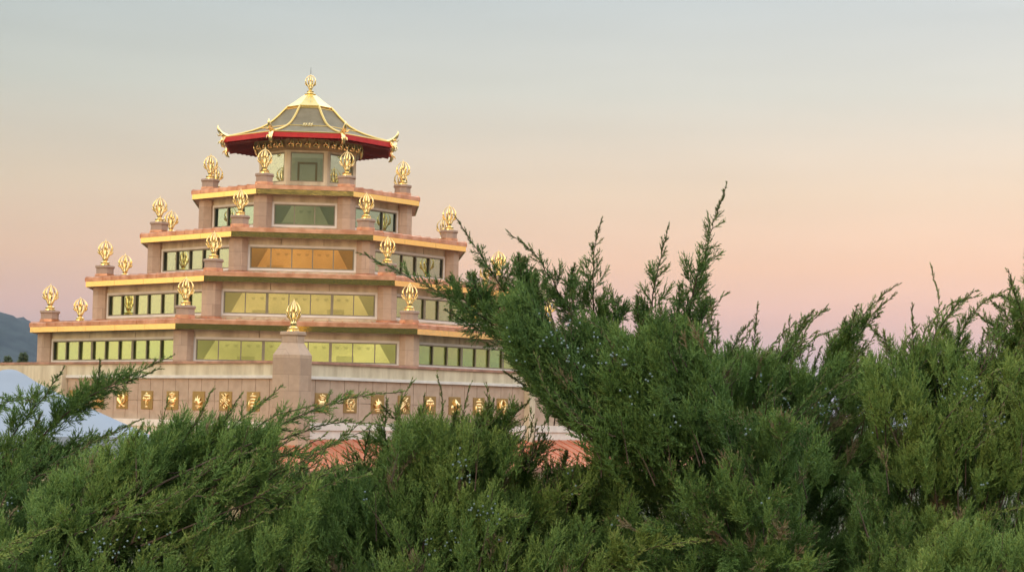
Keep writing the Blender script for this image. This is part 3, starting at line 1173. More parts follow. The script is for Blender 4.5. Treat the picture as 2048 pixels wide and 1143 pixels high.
def make_plume(L, latmax, spread, step, slim):
    """one juniper shoot along +Z carrying side twigs: arrays of leaves (base, tip, width, age along the shoot)"""
    B, T, W, S = [], [], [], []
    rope(B, T, W, S, np.zeros(3), np.array([0, 0, 1.0]), L, .5, 0)
    nl = int(L*.9/step)
    ga = rng.uniform(0, 6.28)
    for i in range(nl):
        s = .08+.84*(i+rng.uniform(0, .8))/max(1, nl)
        ln = latmax*(min(1.0, (1-s)*slim+.12))*min(1, .5+2.0*s)*rng.uniform(.6, 1.2)
        ga += 2.4+rng.uniform(-.5, .5)
        ang = spread*rng.uniform(.75, 1.2)*(1-.3*s)
        d0 = np.array([cos(ga)*sin(ang), sin(ga)*sin(ang), cos(ang)])
        base = np.array([0, 0, s*L])
        rope(B, T, W, S, base, d0, ln, s)
        if ln > .028:
            for q in range(int(ln/.009)):
                t = rng.uniform(.15, .7)
                d1 = d0+rng.normal(0, .5, 3)+np.array([0, 0, .35]); d1 /= np.linalg.norm(d1)
                rope(B, T, W, S, base+d0*ln*t, d1, ln*(1-t)*rng.uniform(.4, .7), s)
    return np.array(B), np.array(T), np.array(W), np.array(S)


LIB_L = [.028, .050, .080, .120, .165]
LIBS = {
    'full': [[make_plume(L, L*.36+.004, .80, .0068, 1.7) for _ in range(6)] for L in LIB_L],
    'slim': [[make_plume(L, L*.22+.006, .62, .0080, 1.4) for _ in range(5)] for L in LIB_L],
    'tip': [[make_plume(L, L*.10+.006, .50, .0105, 1.1) for _ in range(5)] for L in LIB_L]}


FILL = 1.9


class Bush:
    def __init__(self, seed):
        self.r = np.random.default_rng(seed)
        self.B, self.T, self.W, self.Tone = [], [], [], []
        self.stems = MB()
        self.berries = MB()

    def plume(self, lib, pos, d, scale, tone, bend=0.0, brown=0.0):
        r = self.r
        i = min(range(5), key=lambda q: abs(math.log(LIB_L[q]/scale)))
        lib = LIBS[lib][i]
        scale = min(1.3, max(.75, scale/LIB_L[i]))
        B, T, W, S = lib[r.integers(len(lib))]
        d = np.asarray(d, float); d = d/np.linalg.norm(d)
        h = np.array([0, 0, 1.0]) if abs(d[2]) < .9 else np.array([1.0, 0, 0])
        x = np.cross(h, d); x /= np.linalg.norm(x); y = np.cross(d, x)
        a = r.uniform(0, 6.28)
        X = x*cos(a)+y*sin(a); Y = np.cross(d, X)
        # bend towards the sky
        upv = np.array([0, 0, 1.0])-d*d[2]
        Rm = np.stack([X, Y, d])
        B2 = (B*scale)@Rm; T2 = (T*scale)@Rm
        zb = B[:, 2:3]*scale; zt = T[:, 2:3]*scale
        B2 = B2+upv*bend*zb*zb+pos; T2 = T2+upv*bend*zt*zt+pos
        self.B.append(B2); self.T.append(T2); self.W.append(W*max(.8, scale)**.5)
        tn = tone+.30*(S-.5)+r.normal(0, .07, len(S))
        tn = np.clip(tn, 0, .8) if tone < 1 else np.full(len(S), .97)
        if brown > 0:
            tn = np.where(r.random(len(S)) < brown*np.clip(S*1.6-.3, 0, 1), .97, tn)
        self.Tone.append(tn)

    def leader(self, pts, r0, full=.55, tone=.4, latscale=1.0, back=.42, dens=1.0, brown=.35):
        """a branch through photo points (px,py,depth); side shoots shorten towards its tip"""
        P = [at(p[0], p[1], p[2]+back*(1-i/(len(pts)-1))) for i, p in enumerate(pts)]
        # smooth (Catmull-Rom)
        Q = []
        n = len(P)
        for i in range(n-1):
            p0, p1, p2, p3 = P[max(i-1, 0)], P[i], P[i+1], P[min(i+2, n-1)]
            for j in range(8):
                t = j/8
                Q.append(.5*((2*p1)+(-p0+p2)*t+(2*p0-5*p1+4*p2-p3)*t*t+(-p0+3*p1-3*p2+p3)*t**3))
        Q.append(P[-1])
        Q = np.array(Q)
        seg = np.linalg.norm(np.diff(Q, axis=0), axis=1)
        cum = np.concatenate([[0], np.cumsum(seg)])
        L = cum[-1]
        Q = Q+self.r.normal(0, .0022, Q.shape)*np.linspace(1, .5, len(Q))[:, None]
        self.stems.tube([tuple(q) for q in Q], [max(.0011, .45*r0*(1-c/L)**.8) for c in cum], 6)

        def pos(s):
            c = s*L
            i = min(len(Q)-2, max(0, int(np.searchsorted(cum, c)-1)))
            t = (c-cum[i])/max(1e-6, seg[i])
            return Q[i]*(1-t)+Q[i+1]*t, unit(Q[i+1]-Q[i])
        s = .05
        k = 0
        r = self.r
        while s < .985:
            p, d = pos(s)
            rem = (1-s)*L
            ang = r.uniform(.40, .80)*(.65+.35*min(1, rem/.25))
            q = r.normal(0, 1, 3); q -= d*(q@d); q /= np.linalg.norm(q)
            q = q+np.array([0, 0, .45]); q -= d*(q@d); q /= np.linalg.norm(q)
            dd = d*cos(ang)+q*sin(ang)
            ln = min(.135, .010+rem*.30)*latscale*r.uniform(.5, 1.3)
            if rem < .16:
                dd = d*cos(ang*.72)+q*sin(ang*.72)
            if rem > .24:
                self.plume('full', p, dd, ln, tone+r.normal(0, .06), 1.5)
                step = .0125
            elif rem > .12:
                self.plume('full' if r.random() < .4 else 'slim', p, dd, ln, tone+r.normal(0, .06), 1.5, brown*.25)
                step = .0115
            else:
                self.plume('slim' if r.random() < .3 else 'tip', p, dd, ln, tone+.03, 1.0, brown)
                step = .0085 if rem > .06 else .016
            s += step/dens/L*r.uniform(.7, 1.3)
        p, d = pos(1-.012/L)
        self.plume('tip', p, d, .026, tone+.08, 0, brown)

    def fill(self, poly, n, base, depth, tone, up=.6, scale=(.75, 1.25), jit=.35, toward=.25, brown=0.0, hollow=True, voids=()):
        """plumes through the volume seen inside the photo polygon, all growing away from base"""
        r = self.r
        poly = np.array(poly, float)
        x0, y0 = poly.min(0); x1, y1 = poly.max(0)
        bp = at(*base)
        m = 0
        seed_ = r.uniform(0, 50)
        n = int(n*FILL)
        while m < n:
            x, y = r.uniform(x0, x1), r.uniform(y0, y1)
            inside = False
            j = len(poly)-1
            for i in range(len(poly)):
                xi, yi = poly[i]; xj, yj = poly[j]
                if (yi > y) != (yj > y) and x < (xj-xi)*(y-yi)/(yj-yi+1e-9)+xi:
                    inside = not inside
                j = i
            if not inside:
                continue
            fr = r.random()
            d = depth[0]+(depth[1]-depth[0])*fr
            p = at(x, y, d)
            # shoots stand in clumps with hollows between them; the hollows close towards the back
            cl = mnoise.noise(Vector(p*7.0)+Vector((seed_, 0, 0)))
            if hollow and fr < .6 and cl < -.04 and y < 1010+60*r.random():
                continue
            if fr < .8 and any(((x-vx)/vr)**2+((y-vy)/vs_)**2 < .8+.5*r.random() for vx, vy, vr, vs_ in voids):
                continue
            m += 1 if y < 1040 else .62
            g = unit(p-bp)+np.array([0, 0, up])+r.normal(0, jit, 3)-FW*toward*r.random()
            g = unit(g)
            # patches of new and old growth
            tn = tone+.20*mnoise.noise(Vector(p*4.0))+r.normal(0, .05)
            sc_ = r.uniform(*scale)*r.choice([.5, .8, 1.0, 1.35])
            if r.random() < .025:
                tn = 1.6
            self.plume('full' if r.random() < .8 else 'slim', p-g*.06*sc_, g, .115*sc_, tn, r.uniform(.2, 1.5), brown if r.random() < .3 else 0)
            if r.random() < .10:
                self.stems.tube([tuple(p-g*.10+np.array([0, 0, -.015])), tuple(p-g*.04), tuple(p+g*.03)], [.0022, .0018, .0010], 5)

    def sweeps(self, n, poly, move, jitter, depth, tone, latscale=.55):
        """slender shoots swept the same way by the wind, rooted inside the photo polygon"""
        r = self.r
        poly = np.array(poly, float)
        lo, hi = poly.min(0), poly.max(0)
        k = 0
        while k < n:
            x, y = r.uniform(lo[0], hi[0]), r.uniform(lo[1], hi[1])
            inside = False
            j = len(poly)-1
            for i in range(len(poly)):
                xi, yi = poly[i]; xj, yj = poly[j]
                if (yi > y) != (yj > y) and x < (xj-xi)*(y-yi)/(yj-yi+1e-9)+xi:
                    inside = not inside
                j = i
            if not inside:
                continue
            k += 1
            f = r.uniform(.55, 1.25)
            dx, dy = move[0]*f+r.normal(0, jitter), move[1]*f+r.normal(0, jitter)
            c = r.uniform(-.16, .16)
            d = r.uniform(*depth)
            self.leader([(x, y, d), (x+dx*.35-dy*c, y+dy*.35+dx*c, d), (x+dx*.7-dy*c, y+dy*.7+dx*c, d), (x+dx, y+dy, d)], .0045, tone=tone+r.normal(0, .05), latscale=latscale*r.uniform(.7, 1.2), back=.04, brown=.5)

    def berry(self, px, py, d, n, sp):
        r = self.r
        for _ in range(n):
            c = at(px+r.normal(0, sp), py+r.normal(0, sp), d+r.normal(0, .02))
            rad = r.uniform(.0026, .0038)
            self.berries.prism([(rad*max(.02, sin(t)), c[2]-rad*cos(t)) for t in np.linspace(.1, pi-.1, 6)], 8, r.uniform(0, 1), (c[0], c[1]))

    def build(self, root, leaf):
        B = np.concatenate(self.B); T = np.concatenate(self.T); W = np.concatenate(self.W); tone = np.concatenate(self.Tone)
        n = len(B)
        d = unit(T-B)
        h = np.where(np.abs(d[:, 2:3]) < .9, np.array([[0, 0, 1.0]]), np.array([[1.0, 0, 0]]))
        x = unit(np.cross(h, d)); y = np.cross(d, x)
        V = np.empty((n, 4, 3))
        a0 = self.r.uniform(0, 6.28, n)
        ex = x*np.cos(a0)[:, None]+y*np.sin(a0)[:, None]
        ey = -x*np.sin(a0)[:, None]+y*np.cos(a0)[:, None]
        mid = B+(T-B)*.36
        hw = (W*.56)[:, None]
        V[:, 0] = B
        V[:, 1] = mid+ex*hw-ey*hw*.7      # folded kite: a keeled scale leaf
        V[:, 2] = T
        V[:, 3] = mid-ex*hw-ey*hw*.7
        off = np.array(root.location)
        V = V.reshape(-1, 3)-off
        idx = (np.arange(n)*4)[:, None]
        Fc = np.concatenate([idx+np.array([[0, 1, 2]]), idx+np.array([[0, 2, 3]])], 1).reshape(-1).astype(np.int32)
        me = bpy.data.meshes.new('foliage')
        me.vertices.add(n*4)
        me.vertices.foreach_set('co', V.reshape(-1).astype(np.float32))
        me.loops.add(n*6)
        me.loops.foreach_set('vertex_index', Fc)
        me.polygons.add(n*2)
        me.polygons.foreach_set('loop_start', (np.arange(n*2)*3).astype(np.int32))
        me.update(calc_edges=True)
        at_ = me.attributes.new('tone', 'FLOAT', 'POINT')
        tt = np.repeat(tone[:, None], 4, 1); tt[:, 2] += .06
        at_.data.foreach_set('value', tt.reshape(-1).astype(np.float32))
        me.materials.append(leaf)
        o = bpy.data.objects.new('foliage', me)
        COL.objects.link(o); o.parent = root
        for mb, nm, mt in ((self.stems, 'branches', m_bark), (self.berries, 'berries', m_berry)):
            if mb.v:
                mb.v = [(p[0]-off[0], p[1]-off[1], p[2]-off[2]) for p in mb.v]
                ob = mb.build(nm, mt, root, True)
                if nm == 'berries':
                    ob['kind'] = 'stuff'
        return n


TOTAL = 0


def finish(bush, name, base, label, leaf=None):
    global TOTAL
    b = at(*base)
    root = empty(name, (b[0], b[1], ground_z(b[0], b[1])))
    tag(root, label, 'juniper', 'junipers growing in front of the viewer')
    # the trunk, from the ground up to the branching point
    g = root.location
    bush.stems.tube([(b[0]+.05, b[1]+.03, g[2]-.05), (b[0]+.02, b[1], g[2]+(b[2]-g[2])*.5), (b[0], b[1], b[2])], [.05, .042, .03], 8)
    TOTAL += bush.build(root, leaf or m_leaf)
    return root

# --- far left shrub, leaning right in the wind
b = Bush(1)
D = 5.7
for pts, r0, tn in (
    ([(-120, 1080, D), (40, 915, D), (150, 812, D), (240, 760, D), (345, 710, D-.05)], .010, .38),
    ([(60, 900, D+.05), (170, 800, D+.05), (250, 765, D), (322, 737, D)], .006, .36),
    ([(-40, 960, D), (40, 850, D), (90, 790, D), (128, 735, D-.05)], .007, .42),
    ([(120, 850, D), (175, 790, D), (197, 760, D), (200, 722, D)], .005, .38),
    ([(-60, 1000, D+.1), (60, 930, D+.1), (160, 890, D+.1), (285, 838, D+.1)], .006, .30),
    ([(20, 980, D+.1), (120, 920, D+.1), (190, 880, D+.1), (240, 862, D+.1)], .006, .28),
    ([(-80, 860, D-.1), (-20, 815, D-.1), (30, 800, D-.1), (72, 799, D-.1)], .004, .40),
    ([(-90, 1000, D), (0, 920, D), (50, 880, D), (85, 825, D)], .007, .40),
):
    b.leader(pts, r0, tone=tn, latscale=.68)
b.fill([(-160, 915), (10, 910), (60, 885), (105, 880), (150, 930), (140, 990), (190, 1090), (60, 1180), (60, 1400), (-160, 1400)], 260, (-150, 1300, D), (D-.15, D+.4), .34, up=.5)
for px, py, n, sp in ((20, 1010, 5, 12), (60, 1030, 6, 15)):
    b.berry(px, py, D-.12, n, sp)
b.sweeps(9, [(-40, 960), (120, 900), (150, 980), (0, 1060)], (150, -75), 18, (D-.15, D+.1), .36)
finish(b, 'juniper_shrub', (-150, 1300, D), 'dark green juniper at the edge, its long shoots blown across the white tent')

# --- left of centre
b = Bush(2)
D = 5.2
for pts, r0, tn, *ls in (
    ([(120, 1150, D), (190, 1062, D), (330, 965, D), (480, 890, D), (600, 830, D), (700, 795, D), (806, 783, D)], .009, .40, .55),
    ([(120, 1150, D-.1), (330, 1055, D-.1), (470, 990, D-.1), (580, 935, D-.1), (660, 890, D-.1), (740, 855, D-.1)], .010, .36, .6),
    ([(260, 1000, D), (400, 900, D), (480, 840, D), (530, 800, D), (566, 768, D)], .006, .42),
    ([(240, 1000, D-.05), (300, 920, D-.05), (320, 860, D-.05), (335, 800, D-.05)], .006, .46),
    ([(280, 980, D), (350, 900, D), (395, 840, D), (425, 778, D)], .006, .46),
    ([(200, 1040, D-.1), (240, 960, D-.1), (255, 900, D-.1), (285, 850, D-.1)], .006, .44),
    ([(330, 970, D), (420, 890, D), (450, 840, D), (480, 790, D)], .006, .40),
    ([(480, 890, D+.05), (560, 850, D+.05), (620, 825, D+.05), (700, 785, D+.05)], .005, .40, .5),
    ([(560, 880, D+.05), (640, 850, D+.05), (700, 845, D+.05), (770, 850, D+.05)], .005, .38, .5),
    ([(590, 950, D), (630, 915, D), (660, 890, D), (690, 868, D)], .005, .38, .5),
    ([(-60, 1130, D-.25), (0, 1098, D-.25), (60, 1075, D-.25), (112, 1052, D-.25)], .005, .62),
    ([(340, 1150, D-.2), (420, 1095, D-.2), (470, 1065, D-.2), (520, 1045, D-.2)], .004, .55),
    ([(250, 1180, D-.2), (300, 1120, D-.2), (360, 1090, D-.2), (420, 1050, D-.2)], .004, .55),
):
    b.leader(pts, r0, tone=tn, latscale=ls[0] if ls else .9, back=.1)
b.fill([(60, 1010), (200, 920), (270, 885), (330, 858), (410, 855), (480, 865), (540, 885), (560, 905), (540, 940), (490, 975), (400, 1010), (220, 1100), (60, 1150)], 330, (60, 1260, D), (D-.12, D+.3), .42, up=.45)
b.fill([(-60, 1110), (200, 1090), (420, 1030), (560, 970), (640, 1020), (600, 1160), (600, 1400), (-60, 1400)], 330, (100, 1500, D), (D-.2, D+.35), .36, up=.6, voids=[(470, 1005, 130, 48), (330, 1095, 70, 35), (215, 1095, 60, 30)])
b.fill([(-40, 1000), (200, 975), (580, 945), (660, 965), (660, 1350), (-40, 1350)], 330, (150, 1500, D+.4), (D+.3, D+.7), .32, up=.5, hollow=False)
for pts, ra in (([(185, 1066), (255, 1003), (330, 963), (425, 908), (505, 880)], .0036), ([(280, 1088), (400, 1046), (515, 1006)], .0030), ([(20, 1130), (110, 1040), (150, 1000)], .0026)):
    b.stems.tube([tuple(at(x+rnd.uniform(-4, 4), y+rnd.uniform(-9, 9), D-.07)) for x, y in pts], [ra*(1-.5*i/len(pts)) for i in range(len(pts))], 6)
for px, py, n, sp in ((195, 1085, 10, 16), (215, 1105, 8, 16), (250, 1085, 5, 14), (320, 1060, 3, 10), (100, 1115, 4, 12), (285, 1070, 3, 10)):
    b.berry(px, py, D-.15, n, sp)
b.sweeps(20, [(120, 1040), (330, 930), (520, 900), (540, 960), (330, 1040), (160, 1110)], (190, -95), 22, (D-.18, D+.1), .42)
b.sweeps(9, [(440, 1000), (600, 950), (640, 1010), (500, 1080)], (150, -90), 20, (D-.2, D), .42)
finish(b, 'juniper_shrub', (100, 1330, D), 'wind-swept juniper below the plaques, its plume reaching past the corner pillar')

# --- centre
b = Bush(3)
D = 5.5
for pts, r0, tn in (
    ([(860, 1060, D), (850, 940, D), (845, 860, D), (848, 790, D)], .008, .52),
    ([(880, 1050, D), (930, 920, D), (960, 850, D), (988, 800, D)], .008, .48),
    ([(860, 1040, D), (890, 930, D), (905, 860, D), (915, 812, D)], .007, .50),
    ([(820, 1060, D), (790, 930, D), (770, 870, D), (775, 800, D)], .007, .46),
    ([(800, 1080, D), (750, 1000, D), (725, 960, D), (712, 905, D)], .006, .46),
    ([(790, 1060, D), (735, 960, D), (730, 905, D), (742, 850, D)], .006, .42),
    ([(880, 960, D), (830, 890, D), (800, 850, D), (765, 812, D)], .005, .46),
    ([(960, 1060, D), (1030, 960, D), (1075, 900, D), (1090, 868, D)], .007, .34),
    ([(1000, 1060, D+.1), (1100, 980, D+.1), (1130, 930, D+.1), (1135, 900, D+.1)], .006, .34),
    ([(1020, 1060, D+.1), (1150, 1000, D+.1), (1190, 950, D+.1), (1200, 890, D+.1)], .006, .36),
    ([(880, 980, D), (990, 880, D), (1030, 830, D), (1060, 800, D)], .006, .42),
    ([(900, 1000, D), (960, 900, D), (1010, 855, D), (1040, 840, D)], .006, .48),
    ([(960, 1120, D-.25), (1050, 1060, D-.25), (1120, 1000, D-.25), (1170, 965, D-.25)], .006, .56),
    ([(1060, 1200, D-.45), (1210, 1140, D-.45), (1300, 1095, D-.45), (1416, 1080, D-.45)], .007, .66),
    ([(900, 1150, D-.3), (960, 1075, D-.3), (1000, 1040, D-.3), (1050, 1030, D-.3)], .005, .55),
    ([(700, 1150, D-.2), (640, 1030, D-.2), (600, 1000, D-.2), (570, 985, D-.2)], .005, .52),
):
    b.leader(pts, r0, tone=tn)
b.fill([(640, 1020), (740, 970), (775, 890), (830, 852), (900, 870), (980, 862), (1010, 890), (1050, 930), (1040, 1010), (980, 1080), (860, 1090), (700, 1050)], 330, (860, 1350, D), (D-.12, D+.3), .44, up=.7)
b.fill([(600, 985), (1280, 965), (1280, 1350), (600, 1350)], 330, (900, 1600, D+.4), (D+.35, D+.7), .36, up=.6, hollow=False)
b.fill([(560, 1000), (640, 968), (760, 962), (900, 1000), (1060, 970), (1110, 952), (1230, 950), (1270, 1020), (1270, 1400), (560, 1400)], 520, (880, 1600, D), (D-.25, D+.35), .42, up=.7, voids=[(820, 1000, 55, 45), (1105, 1010, 50, 45), (1190, 1020, 45, 45), (720, 1060, 40, 35), (880, 1085, 50, 30)])
for px, py, n, sp in ((925, 930, 9, 13), (935, 955, 5, 10), (985, 1025, 12, 18), (1000, 1045, 6, 14), (870, 1090, 9, 14), (905, 1085, 7, 14), (735, 985, 3, 8), (1150, 960, 4, 9), (1225, 1050, 4, 12), (950, 1015, 3, 8)):
    b.berry(px, py, D-.2, n, sp)
b.sweeps(16, [(770, 930), (860, 890), (1000, 900), (1030, 960), (800, 1000)], (25, -115), 34, (D-.12, D+.15), .46)
b.sweeps(9, [(1000, 890), (1075, 890), (1090, 950), (1000, 950)], (15, -85), 20, (D-.1, D+.1), .42)
b.sweeps(7, [(1060, 980), (1200, 980), (1220, 1020), (1060, 1040)], (20, -75), 18, (D-.1, D+.1), .36)
b.sweeps(7, [(640, 1010), (740, 985), (760, 1030), (650, 1060)], (10, -80), 24, (D-.1, D+.1), .42)
finish(b, 'juniper_shrub', (880, 1380, D), 'bright green upright juniper in front of the copper skirt roof')

# --- big one right of centre
b = Bush(4)
D = 5.3
for pts, r0, tn, lsc in (
    ([(1560, 1060, D), (1380, 960, D), (1200, 850, D), (1080, 760, D), (1000, 660, D-.05), (890, 592, D-.1), (800, 545, D-.1), (718, 505, D-.1)], .016, .26, .9),
    ([(1300, 900, D), (1150, 760, D), (1050, 640, D), (1000, 570, D), (958, 505, D), (914, 438, D)], .012, .27, .9),
    ([(1380, 930, D), (1250, 760, D), (1160, 650, D), (1110, 570, D), (1070, 510, D), (1016, 463, D)], .011, .28, .9),
    ([(1450, 1000, D), (1280, 800, D), (1200, 680, D), (1187, 590, D), (1188, 510, D), (1203, 437, D)], .012, .28, 1.0),
    ([(1500, 1000, D), (1380, 820, D), (1315, 700, D), (1305, 610, D), (1318, 530, D), (1336, 450, D)], .012, .28, 1.0),
    ([(1520, 1000, D), (1430, 820, D), (1375, 690, D), (1385, 590, D), (1412, 500, D), (1432, 430, D), (1453, 372, D)], .013, .28, 1.0),
    ([(1300, 760, D), (1285, 680, D), (1275, 630, D), (1276, 583, D)], .005, .30, .8),
    ([(1230, 700, D), (1225, 640, D), (1232, 610, D), (1243, 593, D)], .004, .30, .8),
    ([(1380, 700, D), (1400, 640, D), (1412, 610, D), (1425, 600, D)], .004, .30, .8),
    ([(1360, 720, D), (1355, 660, D), (1358, 610, D), (1360, 570, D)], .005, .27, .9),
    ([(1100, 650, D), (1060, 590, D), (1040, 540, D), (1035, 505, D)], .005, .30, .9),
    ([(1160, 660, D), (1145, 600, D), (1145, 560, D), (1150, 530, D)], .005, .30, .9),
    ([(1080, 620, D), (1055, 570, D), (1045, 530, D), (1053, 515, D)], .004, .30, .8),
    ([(1000, 640, D), (930, 600, D), (905, 570, D), (900, 552, D)], .004, .28, .8),
    ([(980, 640, D), (960, 590, D), (945, 560, D), (935, 545, D)], .004, .28, .8),
    ([(1010, 690, D), (960, 660, D), (925, 640, D), (890, 620, D)], .004, .26, .8),
    ([(1350, 950, D-.05), (1250, 900, D-.05), (1180, 850, D-.05), (1110, 830, D-.05)], .007, .25, .8),
    ([(1400, 980, D), (1200, 880, D), (1090, 800, D), (1010, 745, D)], .010, .24, .8),
    ([(1560, 1060, D-.1), (1545, 960, D-.1), (1530, 850, D-.1), (1540, 760, D-.1)], .012, .30, 1.0),
):
    b.leader(pts, r0, tone=tn, latscale=lsc*.76, back=.55)
b.fill([(1018, 640), (1070, 622), (1125, 683), (1200, 660), (1290, 700), (1320, 650), (1390, 650), (1430, 720), (1460, 860), (1400, 900), (1250, 880), (1135, 832), (1040, 735)], 520, (1560, 1080, D+.1), (D-.12, D+.28), .27, up=.22, jit=.28)
b.fill([(1130, 830), (1250, 850), (1450, 850), (1620, 850), (1660, 960), (1600, 1060), (1640, 1200), (1640, 1400), (1150, 1400), (1230, 1040)], 460, (1540, 1150, D+.2), (D-.15, D+.35), .30, up=.35, brown=.25, voids=[(1290, 1010, 60, 45), (1400, 930, 50, 35), (1600, 985, 60, 50)])
b.fill([(1008, 655), (1065, 648), (1155, 750), (1300, 850), (1320, 930), (1225, 895), (1120, 818), (1035, 742)], 220, (1560, 1120, D), (D-.1, D+.15), .24, up=.55, hollow=False)
b.fill([(1015, 610), (1055, 600), (1080, 700), (1045, 725), (1025, 680)], 50, (1300, 900, D), (D-.08, D+.12), .27, up=.6)
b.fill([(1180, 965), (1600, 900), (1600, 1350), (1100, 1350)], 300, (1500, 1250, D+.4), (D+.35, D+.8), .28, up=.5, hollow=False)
for px, py, n, sp in ((1100, 665, 6, 16), (1120, 685, 5, 16), (1085, 690, 3, 12), (1135, 640, 3, 12), (1190, 680, 4, 12), (1170, 705, 3, 10), (1215, 720, 5, 12), (1250, 722, 6, 10), (1140, 705, 6, 12), (1255, 700, 3, 10), (1300, 765, 2, 8), (1310, 750, 2, 6), (1040, 715, 2, 8), (1260, 790, 4, 12), (1305, 835, 3, 8), (1345, 850, 4, 8), (1490, 865, 4, 6), (1535, 1000, 3, 6), (1080, 640, 5, 12), (1020, 670, 3, 10), (1180, 740, 4, 12)):
    b.berry(px, py, D-.14, n, sp)
b.sweeps(10, [(1060, 690), (1260, 700), (1260, 760), (1080, 760)], (-35, -130), 30, (D-.1, D+.15), .28)
b.sweeps(7, [(1260, 720), (1420, 690), (1420, 760), (1260, 770)], (15, -120), 25, (D-.1, D+.15), .28)
b.sweeps(9, [(1100, 800), (1350, 860), (1350, 930), (1200, 900)], (-120, -100), 25, (D-.16, D), .27)
finish(b, 'juniper_tree', (1560, 1250, D), 'tall dark juniper with blue berries, its leaders pointing up past the roofs')

# --- right
b = Bush(5)
D = 6.2
for pts, r0, tn in (
    ([(1480, 900, D), (1500, 780, D), (1508, 690, D), (1515, 608, D)], .008, .42),
    ([(1440, 900, D), (1430, 780, D), (1432, 710, D), (1437, 645, D)], .007, .42),
    ([(1430, 860, D), (1450, 740, D), (1475, 680, D), (1505, 640, D)], .006, .42),
    ([(1500, 900, D), (1550, 760, D), (1580, 700, D), (1620, 640, D), (1658, 620, D)], .008, .44),
    ([(1530, 800, D), (1575, 700, D), (1600, 655, D), (1625, 622, D)], .005, .44),
    ([(1560, 900, D), (1640, 770, D), (1690, 680, D), (1740, 615, D), (1796, 567, D)], .009, .45),
    ([(1620, 820, D), (1690, 700, D), (1735, 640, D), (1790, 588, D)], .006, .45),
    ([(1640, 800, D), (1680, 720, D), (1690, 660, D), (1690, 635, D)], .005, .45),
    ([(1640, 800, D), (1690, 700, D), (1700, 660, D), (1716, 610, D)], .005, .45),
    ([(1560, 800, D), (1575, 740, D), (1600, 700, D), (1625, 690, D)], .004, .40),
    ([(1700, 720, D), (1720, 670, D), (1745, 640, D), (1762, 622, D)], .004, .45),
    ([(1600, 860, D), (1610, 790, D), (1625, 745, D), (1640, 695, D)], .006, .42),
    ([(1700, 860, D), (1710, 790, D), (1725, 730, D), (1722, 698, D)], .006, .42),
):
    b.leader(pts, r0, tone=tn, latscale=.68, dens=1.1)
b.fill([(1400, 720), (1470, 710), (1530, 720), (1580, 760), (1640, 760), (1690, 710), (1730, 730), (1760, 820), (1740, 960), (1500, 960), (1420, 880)], 400, (1400, 1130, D+.1), (D-.12, D+.35), .44, up=.35, jit=.28)
b.fill([(1430, 900), (1760, 900), (1780, 1060), (1780, 1350), (1480, 1350)], 300, (1480, 1250, D+.1), (D-.2, D+.3), .34, up=.35, brown=.2, voids=[(1690, 955, 90, 50), (1650, 1030, 80, 50), (1760, 1060, 60, 45)])
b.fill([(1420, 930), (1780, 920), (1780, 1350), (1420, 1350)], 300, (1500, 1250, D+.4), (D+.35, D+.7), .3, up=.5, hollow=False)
for px, py, n, sp in ((1570, 805, 5, 8), (1650, 810, 6, 12), (1665, 800, 5, 9), (1720, 808, 3, 6), (1640, 830, 4, 8), (1740, 815, 2, 6), (1625, 870, 8, 12), (1640, 850, 3, 8), (1515, 750, 3, 8), (1440, 780, 3, 8), (1530, 765, 3, 8), (1805, 823, 2, 4)):
    b.berry(px, py, D-.16, n, sp)
b.sweeps(17, [(1410, 760), (1480, 730), (1700, 740), (1700, 790), (1420, 800)], (75, -110), 28, (D-.1, D+.2), .44, .42)
b.sweeps(9, [(1430, 850), (1700, 820), (1700, 920), (1450, 930)], (120, -110), 25, (D-.2, D-.05), .42)
finish(b, 'juniper_shrub', (1600, 1350, D), 'mid green juniper with slanting shoots, between the tall dark one and the frame edge')

